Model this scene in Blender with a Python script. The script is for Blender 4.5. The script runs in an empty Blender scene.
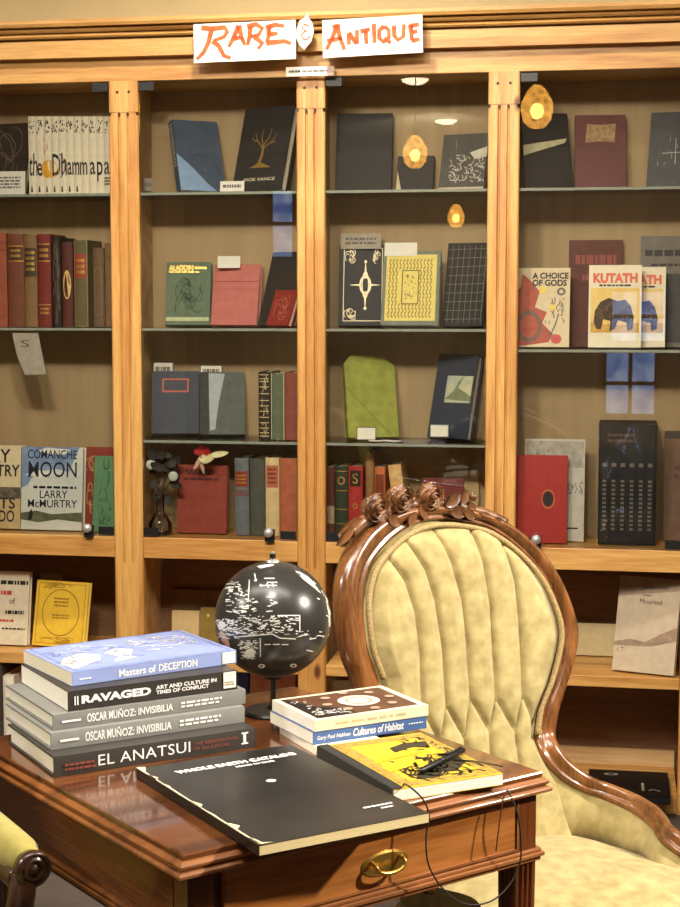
import bpy, bmesh, math, random
from math import sin, cos, pi, radians, atan, atan2, sqrt
from mathutils import Vector, Matrix, noise
random.seed(7)
SC = bpy.context.scene
COL = SC.collection
# ------------------------------------------------------------------ camera model
F = 1600.0; CX = 340.0; CY = 453.5
YAW = radians(9.9); PITCH = atan((453.5 - 302) / F)
CAM = Vector((0, -4.68, 1.5))
FWH = Vector((-sin(YAW), cos(YAW), 0)); RT = Vector((cos(YAW), sin(YAW), 0)); UP0 = Vector((0, 0, 1))
FW = FWH * cos(PITCH) - UP0 * sin(PITCH); UPV = FWH * sin(PITCH) + UP0 * cos(PITCH)
def ray(u, v): return FW + RT * ((u - CX) / F) - UPV * ((v - CY) / F)
def at(u, v, y): d = ray(u, v); return CAM + d * ((y - CAM.y) / d.y)      # point of the photo on a plane parallel to the bookcase
def onz(u, v, z): d = ray(u, v); return CAM + d * ((z - CAM.z) / d.z)     # point of the photo on a horizontal plane
def mirrored(u, v, k):                                                    # a thing seen reflected in the cabinet glass (y = 0.004)
    p = CAM + ray(u, v) * k; return Vector((p.x, -p.y + 0.008, p.z))
cd = bpy.data.cameras.new('camera'); cam = bpy.data.objects.new('camera', cd); COL.objects.link(cam)
cd.sensor_fit = 'HORIZONTAL'; cd.sensor_width = 36; cd.lens = F * 36 / 680; cd.clip_start = .05; cd.clip_end = 60
cam.location = CAM; cam.rotation_euler = (pi / 2 - PITCH, 0, YAW)
SC.camera = cam
# ------------------------------------------------------------------ materials
def S(r, g, b):
    f = lambda c: (c / 12.92 if c <= .04045 else ((c + .055) / 1.055) ** 2.4)
    return (f(r / 255), f(g / 255), f(b / 255))
MATS = {}
def nodes(name):
    m = bpy.data.materials.new(name); m.use_nodes = True; nt = m.node_tree
    for n in list(nt.nodes): nt.nodes.remove(n)
    out = nt.nodes.new('ShaderNodeOutputMaterial'); return m, nt, out
def L(nt, a, b): nt.links.new(a, b)
def mat(col, rough=.65, vary=.14, scale=45, bump=.0, metal=0, coat=0, stretch=(1, 1, 1), col2=None, spec=.5, sheen=0):
    if isinstance(col, str): return MATS[col]
    key = (tuple(col), rough, vary, scale, bump, metal, coat, stretch, col2, spec, sheen)
    if key in MATS: return MATS[key]
    m, nt, out = nodes('surface_%d' % len(MATS))
    b = nt.nodes.new('ShaderNodeBsdfPrincipled'); L(nt, b.outputs[0], out.inputs[0])
    c = S(*col); tc = nt.nodes.new('ShaderNodeTexCoord'); mp = nt.nodes.new('ShaderNodeMapping'); mp.inputs['Scale'].default_value = stretch
    L(nt, tc.outputs['Object'], mp.inputs[0])
    nz = nt.nodes.new('ShaderNodeTexNoise'); nz.inputs['Scale'].default_value = scale; nz.inputs['Detail'].default_value = 5
    L(nt, mp.outputs[0], nz.inputs['Vector'])
    rp = nt.nodes.new('ShaderNodeValToRGB'); rp.color_ramp.elements[0].position = .3; rp.color_ramp.elements[1].position = .72
    c2 = S(*col2) if col2 else tuple(min(1, x * (1 + vary)) for x in c)
    c1 = c if col2 else tuple(x * (1 - vary) for x in c)
    rp.color_ramp.elements[0].color = (*c1, 1); rp.color_ramp.elements[1].color = (*c2, 1)
    L(nt, nz.outputs['Fac'], rp.inputs[0]); L(nt, rp.outputs[0], b.inputs['Base Color'])
    b.inputs['Roughness'].default_value = rough; b.inputs['Metallic'].default_value = metal
    b.inputs['Coat Weight'].default_value = coat; b.inputs['Coat Roughness'].default_value = .08
    b.inputs['Specular IOR Level'].default_value = spec; b.inputs['Sheen Weight'].default_value = sheen
    if bump:
        bp = nt.nodes.new('ShaderNodeBump'); bp.inputs['Strength'].default_value = bump; bp.inputs['Distance'].default_value = .002
        L(nt, nz.outputs['Fac'], bp.inputs['Height']); L(nt, bp.outputs[0], b.inputs['Normal'])
    MATS[key] = m; return m
def wood(name, axis, light, dark, rough=.45, coat=0, ring=7.0, knots=True, fine=.5):
    m, nt, out = nodes(name)
    b = nt.nodes.new('ShaderNodeBsdfPrincipled'); L(nt, b.outputs[0], out.inputs[0])
    tc = nt.nodes.new('ShaderNodeTexCoord'); mp = nt.nodes.new('ShaderNodeMapping'); L(nt, tc.outputs['Object'], mp.inputs[0])
    st = [1, 1, 1]; st[axis] = .07; mp.inputs['Scale'].default_value = st
    n1 = nt.nodes.new('ShaderNodeTexNoise'); n1.inputs['Scale'].default_value = ring; n1.inputs['Detail'].default_value = 3; n1.inputs['Distortion'].default_value = .6
    L(nt, mp.outputs[0], n1.inputs['Vector'])
    mul = nt.nodes.new('ShaderNodeMath'); mul.operation = 'MULTIPLY'; mul.inputs[1].default_value = 34; L(nt, n1.outputs['Fac'], mul.inputs[0])
    sn = nt.nodes.new('ShaderNodeMath'); sn.operation = 'SINE'; L(nt, mul.outputs[0], sn.inputs[0])
    n2 = nt.nodes.new('ShaderNodeTexNoise'); n2.inputs['Scale'].default_value = 160; n2.inputs['Detail'].default_value = 4; L(nt, mp.outputs[0], n2.inputs['Vector'])
    mx = nt.nodes.new('ShaderNodeMath'); mx.operation = 'MULTIPLY_ADD'; mx.inputs[1].default_value = .22; L(nt, sn.outputs[0], mx.inputs[0])
    sc2 = nt.nodes.new('ShaderNodeMath'); sc2.operation = 'MULTIPLY'; sc2.inputs[1].default_value = fine * 2; L(nt, n2.outputs['Fac'], sc2.inputs[0]); L(nt, sc2.outputs[0], mx.inputs[2])
    rp = nt.nodes.new('ShaderNodeValToRGB'); rp.color_ramp.elements[0].position = .12; rp.color_ramp.elements[1].position = .85
    rp.color_ramp.elements[0].color = (*S(*dark), 1); rp.color_ramp.elements[1].color = (*S(*light), 1); L(nt, mx.outputs[0], rp.inputs[0])
    colr = rp.outputs[0]
    if knots:
        mp2 = nt.nodes.new('ShaderNodeMapping'); L(nt, tc.outputs['Object'], mp2.inputs[0]); st2 = [1, 1, 1]; st2[axis] = .45; mp2.inputs['Scale'].default_value = st2
        vo = nt.nodes.new('ShaderNodeTexVoronoi'); vo.inputs['Scale'].default_value = 5.5; L(nt, mp2.outputs[0], vo.inputs['Vector'])
        kr = nt.nodes.new('ShaderNodeValToRGB'); kr.color_ramp.elements[0].position = .035; kr.color_ramp.elements[0].color = (1, 1, 1, 1); kr.color_ramp.elements[1].position = .075; kr.color_ramp.elements[1].color = (0, 0, 0, 1)
        L(nt, vo.outputs['Distance'], kr.inputs[0])
        mix = nt.nodes.new('ShaderNodeMix'); mix.data_type = 'RGBA'; L(nt, kr.outputs[0], mix.inputs[0]); L(nt, colr, mix.inputs[6]); mix.inputs[7].default_value = (*S(96, 52, 18), 1); colr = mix.outputs[2]
    L(nt, colr, b.inputs['Base Color']); b.inputs['Roughness'].default_value = rough; b.inputs['Coat Weight'].default_value = coat; b.inputs['Coat Roughness'].default_value = .07
    bp = nt.nodes.new('ShaderNodeBump'); bp.inputs['Strength'].default_value = .12; bp.inputs['Distance'].default_value = .001; L(nt, mx.outputs[0], bp.inputs['Height']); L(nt, bp.outputs[0], b.inputs['Normal'])
    MATS[name] = m; return m
PINE_L, PINE_D = (214, 166, 94), (174, 118, 56)
wood('pine_x', 0, PINE_L, PINE_D); wood('pine_z', 2, PINE_L, PINE_D)
wood('pine_inner', 0, (206, 172, 122), (170, 134, 86), rough=.6, ring=4)
wood('ply', 2, (196, 166, 116), (172, 140, 92), rough=.7, ring=3, knots=False)
wood('shaded_ply', 0, (128, 92, 58), (96, 64, 36), rough=.7, ring=3, knots=False)  # board colour darkened for the shade of the lower bays
wood('mahogany_x', 0, (118, 70, 36), (64, 33, 15), rough=.16, coat=.6, knots=False, ring=5)
wood('mahogany_y', 1, (118, 70, 36), (64, 33, 15), rough=.16, coat=.6, knots=False, ring=5)
wood('mahogany_z', 2, (112, 60, 28), (64, 30, 12), rough=.28, coat=.5, knots=False, ring=5)
wood('edge_wood', 0, (156, 98, 50), (100, 56, 24), rough=.42, coat=.15, knots=False, ring=5)
wood('veneer', 0, (184, 118, 58), (136, 80, 34), rough=.25, coat=.5, knots=False, ring=5)
wood('walnut', 2, (142, 92, 50), (82, 48, 22), rough=.25, coat=.5, knots=False, ring=6)
wood('carved', 2, (126, 84, 48), (74, 44, 22), rough=.35, coat=.3, knots=False, ring=8)
def glass(name, tint, ior=1.5, base=.0):
    m, nt, out = nodes(name)
    tr = nt.nodes.new('ShaderNodeBsdfTransparent'); tr.inputs[0].default_value = (*tint, 1)
    gl = nt.nodes.new('ShaderNodeBsdfGlossy'); gl.inputs['Roughness'].default_value = .0
    fr = nt.nodes.new('ShaderNodeFresnel'); fr.inputs['IOR'].default_value = ior
    ad = nt.nodes.new('ShaderNodeMath'); ad.operation = 'ADD'; ad.inputs[1].default_value = base; L(nt, fr.outputs[0], ad.inputs[0])
    mx = nt.nodes.new('ShaderNodeMixShader'); L(nt, ad.outputs[0], mx.inputs[0]); L(nt, tr.outputs[0], mx.inputs[1]); L(nt, gl.outputs[0], mx.inputs[2]); L(nt, mx.outputs[0], out.inputs[0])
    MATS[name] = m; return m
glass('door_glass', (.97, .97, .95)); glass('shelf_glass', (.94, .97, .94)); glass('clear_plastic', (.93, .94, .94), 1.45, .03)
def emit(name, col, k):
    m, nt, out = nodes(name); e = nt.nodes.new('ShaderNodeEmission'); e.inputs[0].default_value = (*S(*col), 1); e.inputs[1].default_value = k
    L(nt, e.outputs[0], out.inputs[0]); MATS[name] = m; return m
emit('bulb', (255, 214, 130), 90); emit('downlight', (255, 232, 196), 14)
m, nt, out = nodes('daylight'); e = nt.nodes.new('ShaderNodeEmission'); tc = nt.nodes.new('ShaderNodeTexCoord'); nz = nt.nodes.new('ShaderNodeTexNoise'); nz.inputs['Scale'].default_value = 5
rp = nt.nodes.new('ShaderNodeValToRGB'); rp.color_ramp.elements[0].color = (*S(70, 120, 200), 1); rp.color_ramp.elements[1].color = (*S(190, 212, 245), 1); rp.color_ramp.elements[0].position = .35; rp.color_ramp.elements[1].position = .65
L(nt, tc.outputs['Object'], nz.inputs[0]); L(nt, nz.outputs['Fac'], rp.inputs[0]); L(nt, rp.outputs[0], e.inputs[0]); e.inputs[1].default_value = 3.2; L(nt, e.outputs[0], out.inputs[0]); MATS['daylight'] = m
m, nt, out = nodes('amber_glass')
tr = nt.nodes.new('ShaderNodeBsdfTransparent'); tr.inputs[0].default_value = (1, .72, .34, 1); e = nt.nodes.new('ShaderNodeEmission'); e.inputs[0].default_value = (*S(255, 186, 84), 1)
vo = nt.nodes.new('ShaderNodeTexVoronoi'); vo.inputs['Scale'].default_value = 26; tc = nt.nodes.new('ShaderNodeTexCoord'); L(nt, tc.outputs['Object'], vo.inputs['Vector'])
mu = nt.nodes.new('ShaderNodeMath'); mu.operation = 'MULTIPLY_ADD'; mu.inputs[1].default_value = 14; mu.inputs[2].default_value = 2.5; L(nt, vo.outputs['Distance'], mu.inputs[0]); L(nt, mu.outputs[0], e.inputs[1])
mx = nt.nodes.new('ShaderNodeMixShader'); mx.inputs[0].default_value = .6; L(nt, tr.outputs[0], mx.inputs[1]); L(nt, e.outputs[0], mx.inputs[2]); L(nt, mx.outputs[0], out.inputs[0]); MATS['amber_glass'] = m
BLACK = mat((14, 14, 14), .45); WHITE = mat((236, 232, 218), .7, .04); STEEL = mat((196, 196, 194), .3, .05, metal=.55)
PAGES = mat((244, 236, 210), .85, .1, 260, .3, stretch=(.03, 8, .03)); PAGEW = mat((250, 246, 232), .85, .06, 260, .25, stretch=(.03, 8, .03))
GOLD = mat((205, 165, 80), .35, .15, metal=.6); INK = mat((22, 20, 18), .6); LWHITE = mat((240, 240, 236), .6, .02); EDGE = mat((196, 204, 190), .25, .08)
VELVET = mat((148, 132, 80), .85, .0, 34, .4, col2=(182, 167, 114), sheen=.2)
ORANGE = mat((214, 70, 26), .7, .0, 60, col2=(228, 112, 52))
# ------------------------------------------------------------------ mesh builder
class MB:
    def __init__(s): s.v = []; s.f = []
    def add(s, vs, fs):
        o = len(s.v); s.v += [tuple(v) for v in vs]; s.f += [tuple(i + o for i in f) for f in fs]; return s
    def box(s, x0, x1, y0, y1, z0, z1):
        return s.add([(x0, y0, z0), (x1, y0, z0), (x1, y1, z0), (x0, y1, z0), (x0, y0, z1), (x1, y0, z1), (x1, y1, z1), (x0, y1, z1)],
                     [(3, 2, 1, 0), (4, 5, 6, 7), (0, 1, 5, 4), (1, 2, 6, 5), (2, 3, 7, 6), (3, 0, 4, 7)])
    def prism(s, poly, axis, a, b):
        # polygon of 2D points (in the two axes left after axis) extruded from a to b
        n = len(poly)
        def p(q, c): 
            return {0: (c, q[0], q[1]), 1: (q[0], c, q[1]), 2: (q[0], q[1], c)}[axis]
        vs = [p(q, a) for q in poly] + [p(q, b) for q in poly]
        return s.add(vs, [tuple(range(n))[::-1], tuple(range(n, 2 * n))] + [(i, (i + 1) % n, n + (i + 1) % n, n + i) for i in range(n)])
    def lathe(s, prof, c=(0, 0, 0), n=32, ax=None):
        R = Matrix.Identity(3) if ax is None else Vector((0, 0, 1)).rotation_difference(Vector(ax)).to_matrix()
        c = Vector(c); vs = []
        for r, z in prof:
            for i in range(n): vs.append(c + R @ Vector((r * cos(2 * pi * i / n), r * sin(2 * pi * i / n), z)))
        fs = [(k * n + i, k * n + (i + 1) % n, (k + 1) * n + (i + 1) % n, (k + 1) * n + i) for k in range(len(prof) - 1) for i in range(n)]
        if prof[0][0] > 1e-6: fs.append(tuple(range(n))[::-1])
        if prof[-1][0] > 1e-6: fs.append(tuple((len(prof) - 1) * n + i for i in range(n)))
        return s.add(vs, fs)
    def ball(s, c, r, n=20, sz=(1, 1, 1)):
        vs = []; m = n // 2; c = Vector(c)
        for k in range(m + 1):
            for i in range(n):
                a = pi * k / m; vs.append((c.x + r * sz[0] * sin(a) * cos(2 * pi * i / n), c.y + r * sz[1] * sin(a) * sin(2 * pi * i / n), c.z + r * sz[2] * cos(a)))
        return s.add(vs, [(k * n + i, (k + 1) * n + i, (k + 1) * n + (i + 1) % n, k * n + (i + 1) % n) for k in range(m) for i in range(n)])
    def tube(s, pts, r, n=8):
        pts = [Vector(p) for p in pts]; rs = r if isinstance(r, (list, tuple)) else [r] * len(pts); rings = []; nrm = None; vs = []
        for i, p in enumerate(pts):
            t = (pts[min(i + 1, len(pts) - 1)] - pts[max(i - 1, 0)]).normalized()
            if nrm is None: nrm = t.orthogonal().normalized()
            nrm = (nrm - t * nrm.dot(t)).normalized(); bn = t.cross(nrm)
            for k in range(n): vs.append(p + (nrm * cos(2 * pi * k / n) + bn * sin(2 * pi * k / n)) * rs[i])
        m = len(pts)
        return s.add(vs, [(i * n + k, i * n + (k + 1) % n, (i + 1) * n + (k + 1) % n, (i + 1) * n + k) for i in range(m - 1) for k in range(n)] + [tuple(range(n))[::-1], tuple((m - 1) * n + k for k in range(n))])
    def build(s, name, material, parent=None, smooth=False, bevel=0, seg=2, mw=None, subsurf=0):
        me = bpy.data.meshes.new(name); me.from_pydata(s.v, [], s.f); me.validate()
        if smooth: me.polygons.foreach_set('use_smooth', [True] * len(me.polygons))
        o = bpy.data.objects.new(name, me); COL.objects.link(o); me.materials.append(material if not isinstance(material, str) else MATS[material])
        bm = bmesh.new(); bm.from_mesh(me); bmesh.ops.remove_doubles(bm, verts=bm.verts, dist=1e-6)
        if not getattr(s, 'flat', False): bmesh.ops.recalc_face_normals(bm, faces=bm.faces)
        bm.to_mesh(me); bm.free()
        if bevel:
            b = o.modifiers.new('bevel', 'BEVEL'); b.width = bevel; b.segments = seg; b.limit_method = 'ANGLE'; b.angle_limit = radians(40)
        if subsurf: q = o.modifiers.new('smooth', 'SUBSURF'); q.levels = subsurf; q.render_levels = subsurf
        if parent: o.parent = parent
        if mw is not None: o.matrix_world = mw
        return o
def catmull(P, m=6):
    P = [Vector(p) for p in P]; out = []
    for i in range(len(P) - 1):
        a, b, c, d = P[max(i - 1, 0)], P[i], P[i + 1], P[min(i + 2, len(P) - 1)]
        for k in range(m):
            t = k / m; out.append(.5 * ((2 * b) + (c - a) * t + (2 * a - 5 * b + 4 * c - d) * t * t + (3 * b - a - 3 * c + d) * t ** 3))
    return out + [P[-1]]
def tag(o, label, cat, group=None):
    o['label'] = label; o['category'] = cat
    if group: o['group'] = group
    return o
def struct(o): o['kind'] = 'structure'; return o
def thing(name, label, cat, M=None, group=None):
    o = bpy.data.objects.new(name, None); COL.objects.link(o); o.empty_display_size = .05
    if M is not None: o.matrix_world = M
    return tag(o, label, cat, group)
# ------------------------------------------------------------------ lettering and cover art
_txt = {}
def glyphs(s, bold=0, shear=0, spc=1.0):
    k = (s, bold, shear, spc)
    if k in _txt: return _txt[k]
    c = bpy.data.curves.new('t', 'FONT'); c.body = s; c.size = 1; c.offset = bold; c.shear = shear; c.space_character = spc; c.resolution_u = 3
    o = bpy.data.objects.new('t', c); COL.objects.link(o); dg = bpy.context.evaluated_depsgraph_get()
    me = bpy.data.meshes.new_from_object(o.evaluated_get(dg)); vs = [(v.co.x, v.co.y) for v in me.vertices]; fs = [tuple(p.vertices) for p in me.polygons]
    bpy.data.objects.remove(o); bpy.data.curves.remove(c); bpy.data.meshes.remove(me)
    x0 = min(v[0] for v in vs); x1 = max(v[0] for v in vs); y0 = min(v[1] for v in vs); y1 = max(v[1] for v in vs)
    _txt[k] = ([((x - x0) / (x1 - x0), (y - y0) / (y1 - y0)) for x, y in vs], fs); return _txt[k]
def art(items, sx, sy):
    """2D polygons (normalised coordinates) for a list of marks on a surface sx by sy metres"""
    V = []; Fc = []
    def add(vs, fs):
        o = len(V); V.extend(vs); Fc.extend(tuple(i + o for i in f) for f in fs)
    def rect(x0, y0, x1, y1, n=6):
        vs = [];
        for i in range(n + 1):
            for j in range(n + 1): vs.append((x0 + (x1 - x0) * i / n, y0 + (y1 - y0) * j / n))
        add(vs, [(i * (n + 1) + j, (i + 1) * (n + 1) + j, (i + 1) * (n + 1) + j + 1, i * (n + 1) + j + 1) for i in range(n) for j in range(n)])
    def line(pts, w):
        P = [Vector((p[0] * sx, p[1] * sy)) for p in pts]; vs = []; n = len(P)
        for i in range(n):
            t = (P[min(i + 1, n - 1)] - P[max(i - 1, 0)]); t = t.normalized() if t.length > 0 else Vector((1, 0)); q = Vector((-t.y, t.x))
            ww = (w[0] + (w[1] - w[0]) * i / (n - 1)) if isinstance(w, tuple) else w
            a = P[i] + q * ww / 2; b = P[i] - q * ww / 2; vs += [(a.x / sx, a.y / sy), (b.x / sx, b.y / sy)]
        add(vs, [(2 * i, 2 * i + 1, 2 * i + 3, 2 * i + 2) for i in range(n - 1)])
    for it in items:
        k = it[0]
        if k == 'T':
            kw = it[6] if len(it) > 6 else {}; vs, fs = glyphs(it[1], kw.get('bold', 0), kw.get('shear', 0), kw.get('spc', 1.0))
            x0, y0, x1, y1 = it[2:6]; cl = (lambda q: min(.995, max(.005, q))) if kw.get('clip') else (lambda q: q); add([(cl(x0 + (x1 - x0) * a), y0 + (y1 - y0) * b) for a, b in vs], fs)
        elif k == 'R': rect(*it[1:5])
        elif k == 'F':
            x0, y0, x1, y1, w = it[1:6]; wx, wy = w / sx, w / sy
            rect(x0, y0, x1, y0 + wy, 2); rect(x0, y1 - wy, x1, y1, 2); rect(x0, y0 + wy, x0 + wx, y1 - wy, 2); rect(x1 - wx, y0 + wy, x1, y1 - wy, 2)
        elif k == 'P': add(it[1], [tuple(range(len(it[1])))])
        elif k == 'E':
            cx, cy, rx, ry = it[1:5]; n = 28; add([(cx + rx * cos(2 * pi * i / n), cy + ry * sin(2 * pi * i / n)) for i in range(n)], [tuple(range(n))])
        elif k == 'O':
            cx, cy, rx, ry, q = it[1:6]; n = 28
            add([(cx + rx * cos(2 * pi * i / n), cy + ry * sin(2 * pi * i / n)) for i in range(n)] + [(cx + q * rx * cos(2 * pi * i / n), cy + q * ry * sin(2 * pi * i / n)) for i in range(n)],
                [(i, (i + 1) % n, n + (i + 1) % n, n + i) for i in range(n)])
        elif k == 'L': line(it[1], it[2])
        elif k == 'X':                                    # rows of small unreadable print
            x0, y0, x1, y1, nr = it[1:6]; rr = random.Random(it[6] if len(it) > 6 else 1); hgt = (y1 - y0) / nr
            for r in range(nr):
                x = x0; yy = y1 - (r + .8) * hgt
                while x < x1 - .01:
                    w = (x1 - x0) * rr.uniform(.06, .22); e = min(x1, x + w); rect(x, yy, e, yy + hgt * .55, 1); x = e + (x1 - x0) * .035
        elif k == 'V':                                    # winding vine ornament
            cx, cy, rx, ry, w, sd = it[1:7]; rr = random.Random(sd)
            for _ in range(9):
                a = rr.uniform(0, 2 * pi); x = cx + rx * .3 * cos(a); y = cy + ry * .3 * sin(a); pts = []
                for q in range(9):
                    pts.append((x, y)); a += rr.uniform(-.2, 1.1); x += rx * .2 * cos(a); y += ry * .2 * sin(a)
                    x = min(max(x, cx - rx), cx + rx); y = min(max(y, cy - ry), cy + ry)
                line(pts, w)
        elif k == 'B':                                    # scattered brush marks
            x0, y0, x1, y1, n, w, sd = it[1:8]; rr = random.Random(sd)
            for _ in range(n):
                x = rr.uniform(x0, x1); y = rr.uniform(y0, y1); a = rr.uniform(0, pi); l = rr.uniform(.3, 1) * min(x1 - x0, y1 - y0) * .4
                pts = [(min(max(x + l * t * cos(a + t), x0), x1), min(max(y + l * t * sin(a + t), y0), y1)) for t in (-.5, -.2, .2, .5)]; line(pts, (w, w * .3))
    return V, Fc
def deco(parent, surf, dims, marks, bulge=0, shapefn=None):
    """marks: list of (part name, material, items); each becomes a thin mesh on that face of the book"""
    w, h, t = dims
    if surf == 'front': O, X, Y, N, sx, sy, ax = Vector((0, 0, 0)), Vector((w, 0, 0)), Vector((0, 0, h)), Vector((0, -1, 0)), w, h, None
    elif surf == 'spine_lying': O, X, Y, N, sx, sy, ax = Vector((0, t, h)), Vector((0, 0, -h)), Vector((0, -t, 0)), Vector((-1, 0, 0)), h, t, 1
    elif surf == 'bottom': O, X, Y, N, sx, sy, ax = Vector((0, t, 0)), Vector((w, 0, 0)), Vector((0, -t, 0)), Vector((0, 0, -1)), w, t, None
    else: O, X, Y, N, sx, sy, ax = Vector((0, t, 0)), Vector((0, -t, 0)), Vector((0, 0, h)), Vector((-1, 0, 0)), t, h, 0
    sp_ = []
    for mk in marks:
        if mk[0] in ('title_print', 'red_print'): sp_ += [(mk[0].split('_')[0] + '_line', mk[1], [it]) for it in mk[2]]
        else: sp_.append(mk)
    for i, mk in enumerate(sp_):
        V, Fc = art(mk[2], sx, sy); b = MB(); b.flat = True
        eps = .0005 + .00035 * i
        def pos(x, y):
            q = 0
            if bulge and ax is not None: c = (x if ax == 0 else y) * 2 - 1; q = bulge * max(0, 1 - c * c)
            return O + X * x + Y * y + N * (eps + q)
        b.add([pos(x, y) for x, y in V], Fc)
        o = b.build(mk[0], mk[1], parent)
        if len(mk) > 3: o['label'] = mk[3]
# ------------------------------------------------------------------ books
def make_book(name, label, M, w, h, t, cover, pages=PAGES, kind='hard', bulge=0, group=None, front=(), spine=(), lying=False, cat='book', corner=0, bottom=()):
    r = thing(name, label, cat, M, group)
    c = .003 if kind == 'hard' else .0008; ins = .004 if kind == 'hard' else .0
    b = MB()
    n = 8
    outer = [(-bulge * (1 - (2 * i / n - 1) ** 2), t * i / n) for i in range(n + 1)]
    inner = [(c - bulge * .9 * (1 - (2 * i / n - 1) ** 2), c + (t - 2 * c) * i / n) for i in range(n + 1)]
    # shell: front board, spine, back board
    if corner:
        for y0, y1 in ((0, c), (t - c, t)):
            b.prism([(0, 0), (w, 0), (w, h - corner), (w - corner, h), (corner * .6, h), (0, h - corner * .8)], 1, y0, y1)
        b.box(0, c, 0, t, 0, h - corner * .8)
    else:
        b.box(0, w, 0, c, 0, h); b.box(0, w, t - c, t, 0, h)
        vs = [(x, y, 0) for x, y in outer + inner] + [(x, y, h) for x, y in outer + inner]; m = n + 1
        fs = []
        for i in range(n):
            fs += [(i, i + 1, 2 * m + i + 1, 2 * m + i), (m + i + 1, m + i, 3 * m + i, 3 * m + i + 1), (i + 1, i, m + i, m + i + 1), (2 * m + i, 2 * m + i + 1, 3 * m + i + 1, 3 * m + i)]
        fs += [(0, 2 * m, 3 * m, m), (n, m + n, 3 * m + n, 2 * m + n)]
        b.add(vs, fs)
    b.build('cover', cover, r)
    MB().box(c + .0002, w - ins - .0002, c + .0001, t - c - .0001, ins + .0002, h - ins - .0002 - corner).build('page_block', pages, r)
    dims = (w, h, t)
    if front: deco(r, 'front', dims, front)
    if spine: deco(r, 'spine_lying' if lying else 'spine', dims, spine, bulge)
    if bottom: deco(r, 'bottom', dims, bottom)
    return r
Z = {'top': 1.829, 'mid': 1.422, 'low': 1.081, 'ledge': .7835, 'mid4': 1.3635, 'under': .4065, 'base': .0615}
BACK = .248
def face(name, label, uL, uR, vT, zb, cover, t=.025, yaw=0, tilt=14, back=BACK, y=None, group=None, cat='book', **kw):
    """a book standing face out, leaning back; uL, uR the lower corners of its front, vT its top edge in the photo"""
    zs = Z[zb] if isinstance(zb, str) else zb
    ya, ti = radians(yaw), radians(tilt); y0 = .12 if y is None else y
    for _ in range(5):
        R = Matrix.Rotation(ya, 3, 'Z') @ Matrix.Rotation(-ti, 3, 'X')
        zf = zs + t * sin(ti) + .0006
        d = ray(uL, vT + 72); xl = CAM.x + d.x / d.y * (y0 - CAM.y)
        d = ray(uR, vT + 72); kx = d.x / d.y          # x = CAM.x + kx (y - CAM.y) on the right corner: y = y0 + w sin(yaw)
        w = (CAM.x + kx * (y0 - CAM.y) - xl) / (cos(ya) - kx * sin(ya))
        ym = y0 + w * sin(ya) / 2
        zt = at((uL + uR) / 2, vT, ym + .05).z
        h = (zt - zf) / cos(ti)
        h = (at((uL + uR) / 2, vT, ym + h * sin(ti)).z - zf) / cos(ti)
        P = Vector((xl, y0, zf))
        far = max((P + R @ Vector((a, b, c))).y for a in (0, w) for b in (0, t) for c in (0, h))
        if y is None: y0 += back - far
        else: break
    return make_book(name, label, Matrix.Translation(P) @ R.to_4x4(), w, h, t, cover, group=group, cat=cat, **kw), (w, h, t)
def upright(name, label, uL, uR, vT, zb, cover, depth=.14, y=.085, bulge=.006, group=None, lean=0, **kw):
    """a book shelved upright, its spine to the room"""
    zs = (Z[zb] if isinstance(zb, str) else zb) + .0006
    xl = at(uL, vT + 40, y).x + .0004; xr = at(uR, vT + 40, y).x - .0004; h = at((uL + uR) / 2, vT, y).z - zs; t = xr - xl
    M = Matrix.Translation((xr, y, zs + t * sin(max(0, -lean)))) @ Matrix.Rotation(lean, 4, 'Y') @ Matrix.Rotation(pi / 2, 4, 'Z')
    depth = min(depth, BACK - y - .004)
    return make_book(name, label, M, depth, h, t, cover, bulge=min(bulge, t * .25), group=group, **kw)
def slip(label, uL, uR, vT, vB, y, lines=2, colr=WHITE, name='paper_slip', tilt=6, th=.0012, rim=None, group=None):
    """a small card; uL..vB its outline in the photo"""
    a = at(uL, vB, y); b = at(uR, vB, y); h = at((uL + uR) / 2, vT, y).z - a.z; w = b.x - a.x
    r = thing(name, label, 'price card' if name == 'price_card' else 'card', Matrix.Translation(a) @ Matrix.Rotation(-radians(tilt), 4, 'X'), group)
    MB().box(0, w, 0, th, 0, h).build('card', colr, r)
    mk = []
    if rim: mk.append(('rim', rim, [('F', 0, 0, 1, 1, .0022)]))
    if lines: mk.append(('print', mat((110, 104, 98), .7), [('X', .12, .25, .88, .8, lines, int(uL))]))
    if mk: deco(r, 'front', (w, h, th), mk)
    return r
# ================================================================== THE ROOM
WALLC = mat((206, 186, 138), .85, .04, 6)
def slab(name, x0, x1, y0, y1, z0, z1, m): return struct(MB().box(x0, x1, y0, y1, z0, z1).build(name, m))
XL, XR, YF, YB, ZC = -4.6, 3.6, -12.0, .36, 3.05
slab('floor', XL - .1, XR + .1, YF - .1, YB + .1, -.1, 0, mat((66, 56, 48), .8, .2, 30, .3))
slab('ceiling', XL - .1, XR + .1, YF - .1, YB + .1, ZC, ZC + .1, mat((222, 206, 172), .9, .03, 8))
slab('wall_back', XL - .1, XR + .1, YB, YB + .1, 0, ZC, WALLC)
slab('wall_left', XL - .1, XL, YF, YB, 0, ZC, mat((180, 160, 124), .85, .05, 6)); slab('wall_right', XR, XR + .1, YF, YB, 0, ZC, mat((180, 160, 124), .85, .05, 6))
slab('wall_front', XL - .1, XR + .1, YF - .1, YF, 0, ZC, mat((120, 104, 84), .85, .05, 6))
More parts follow.
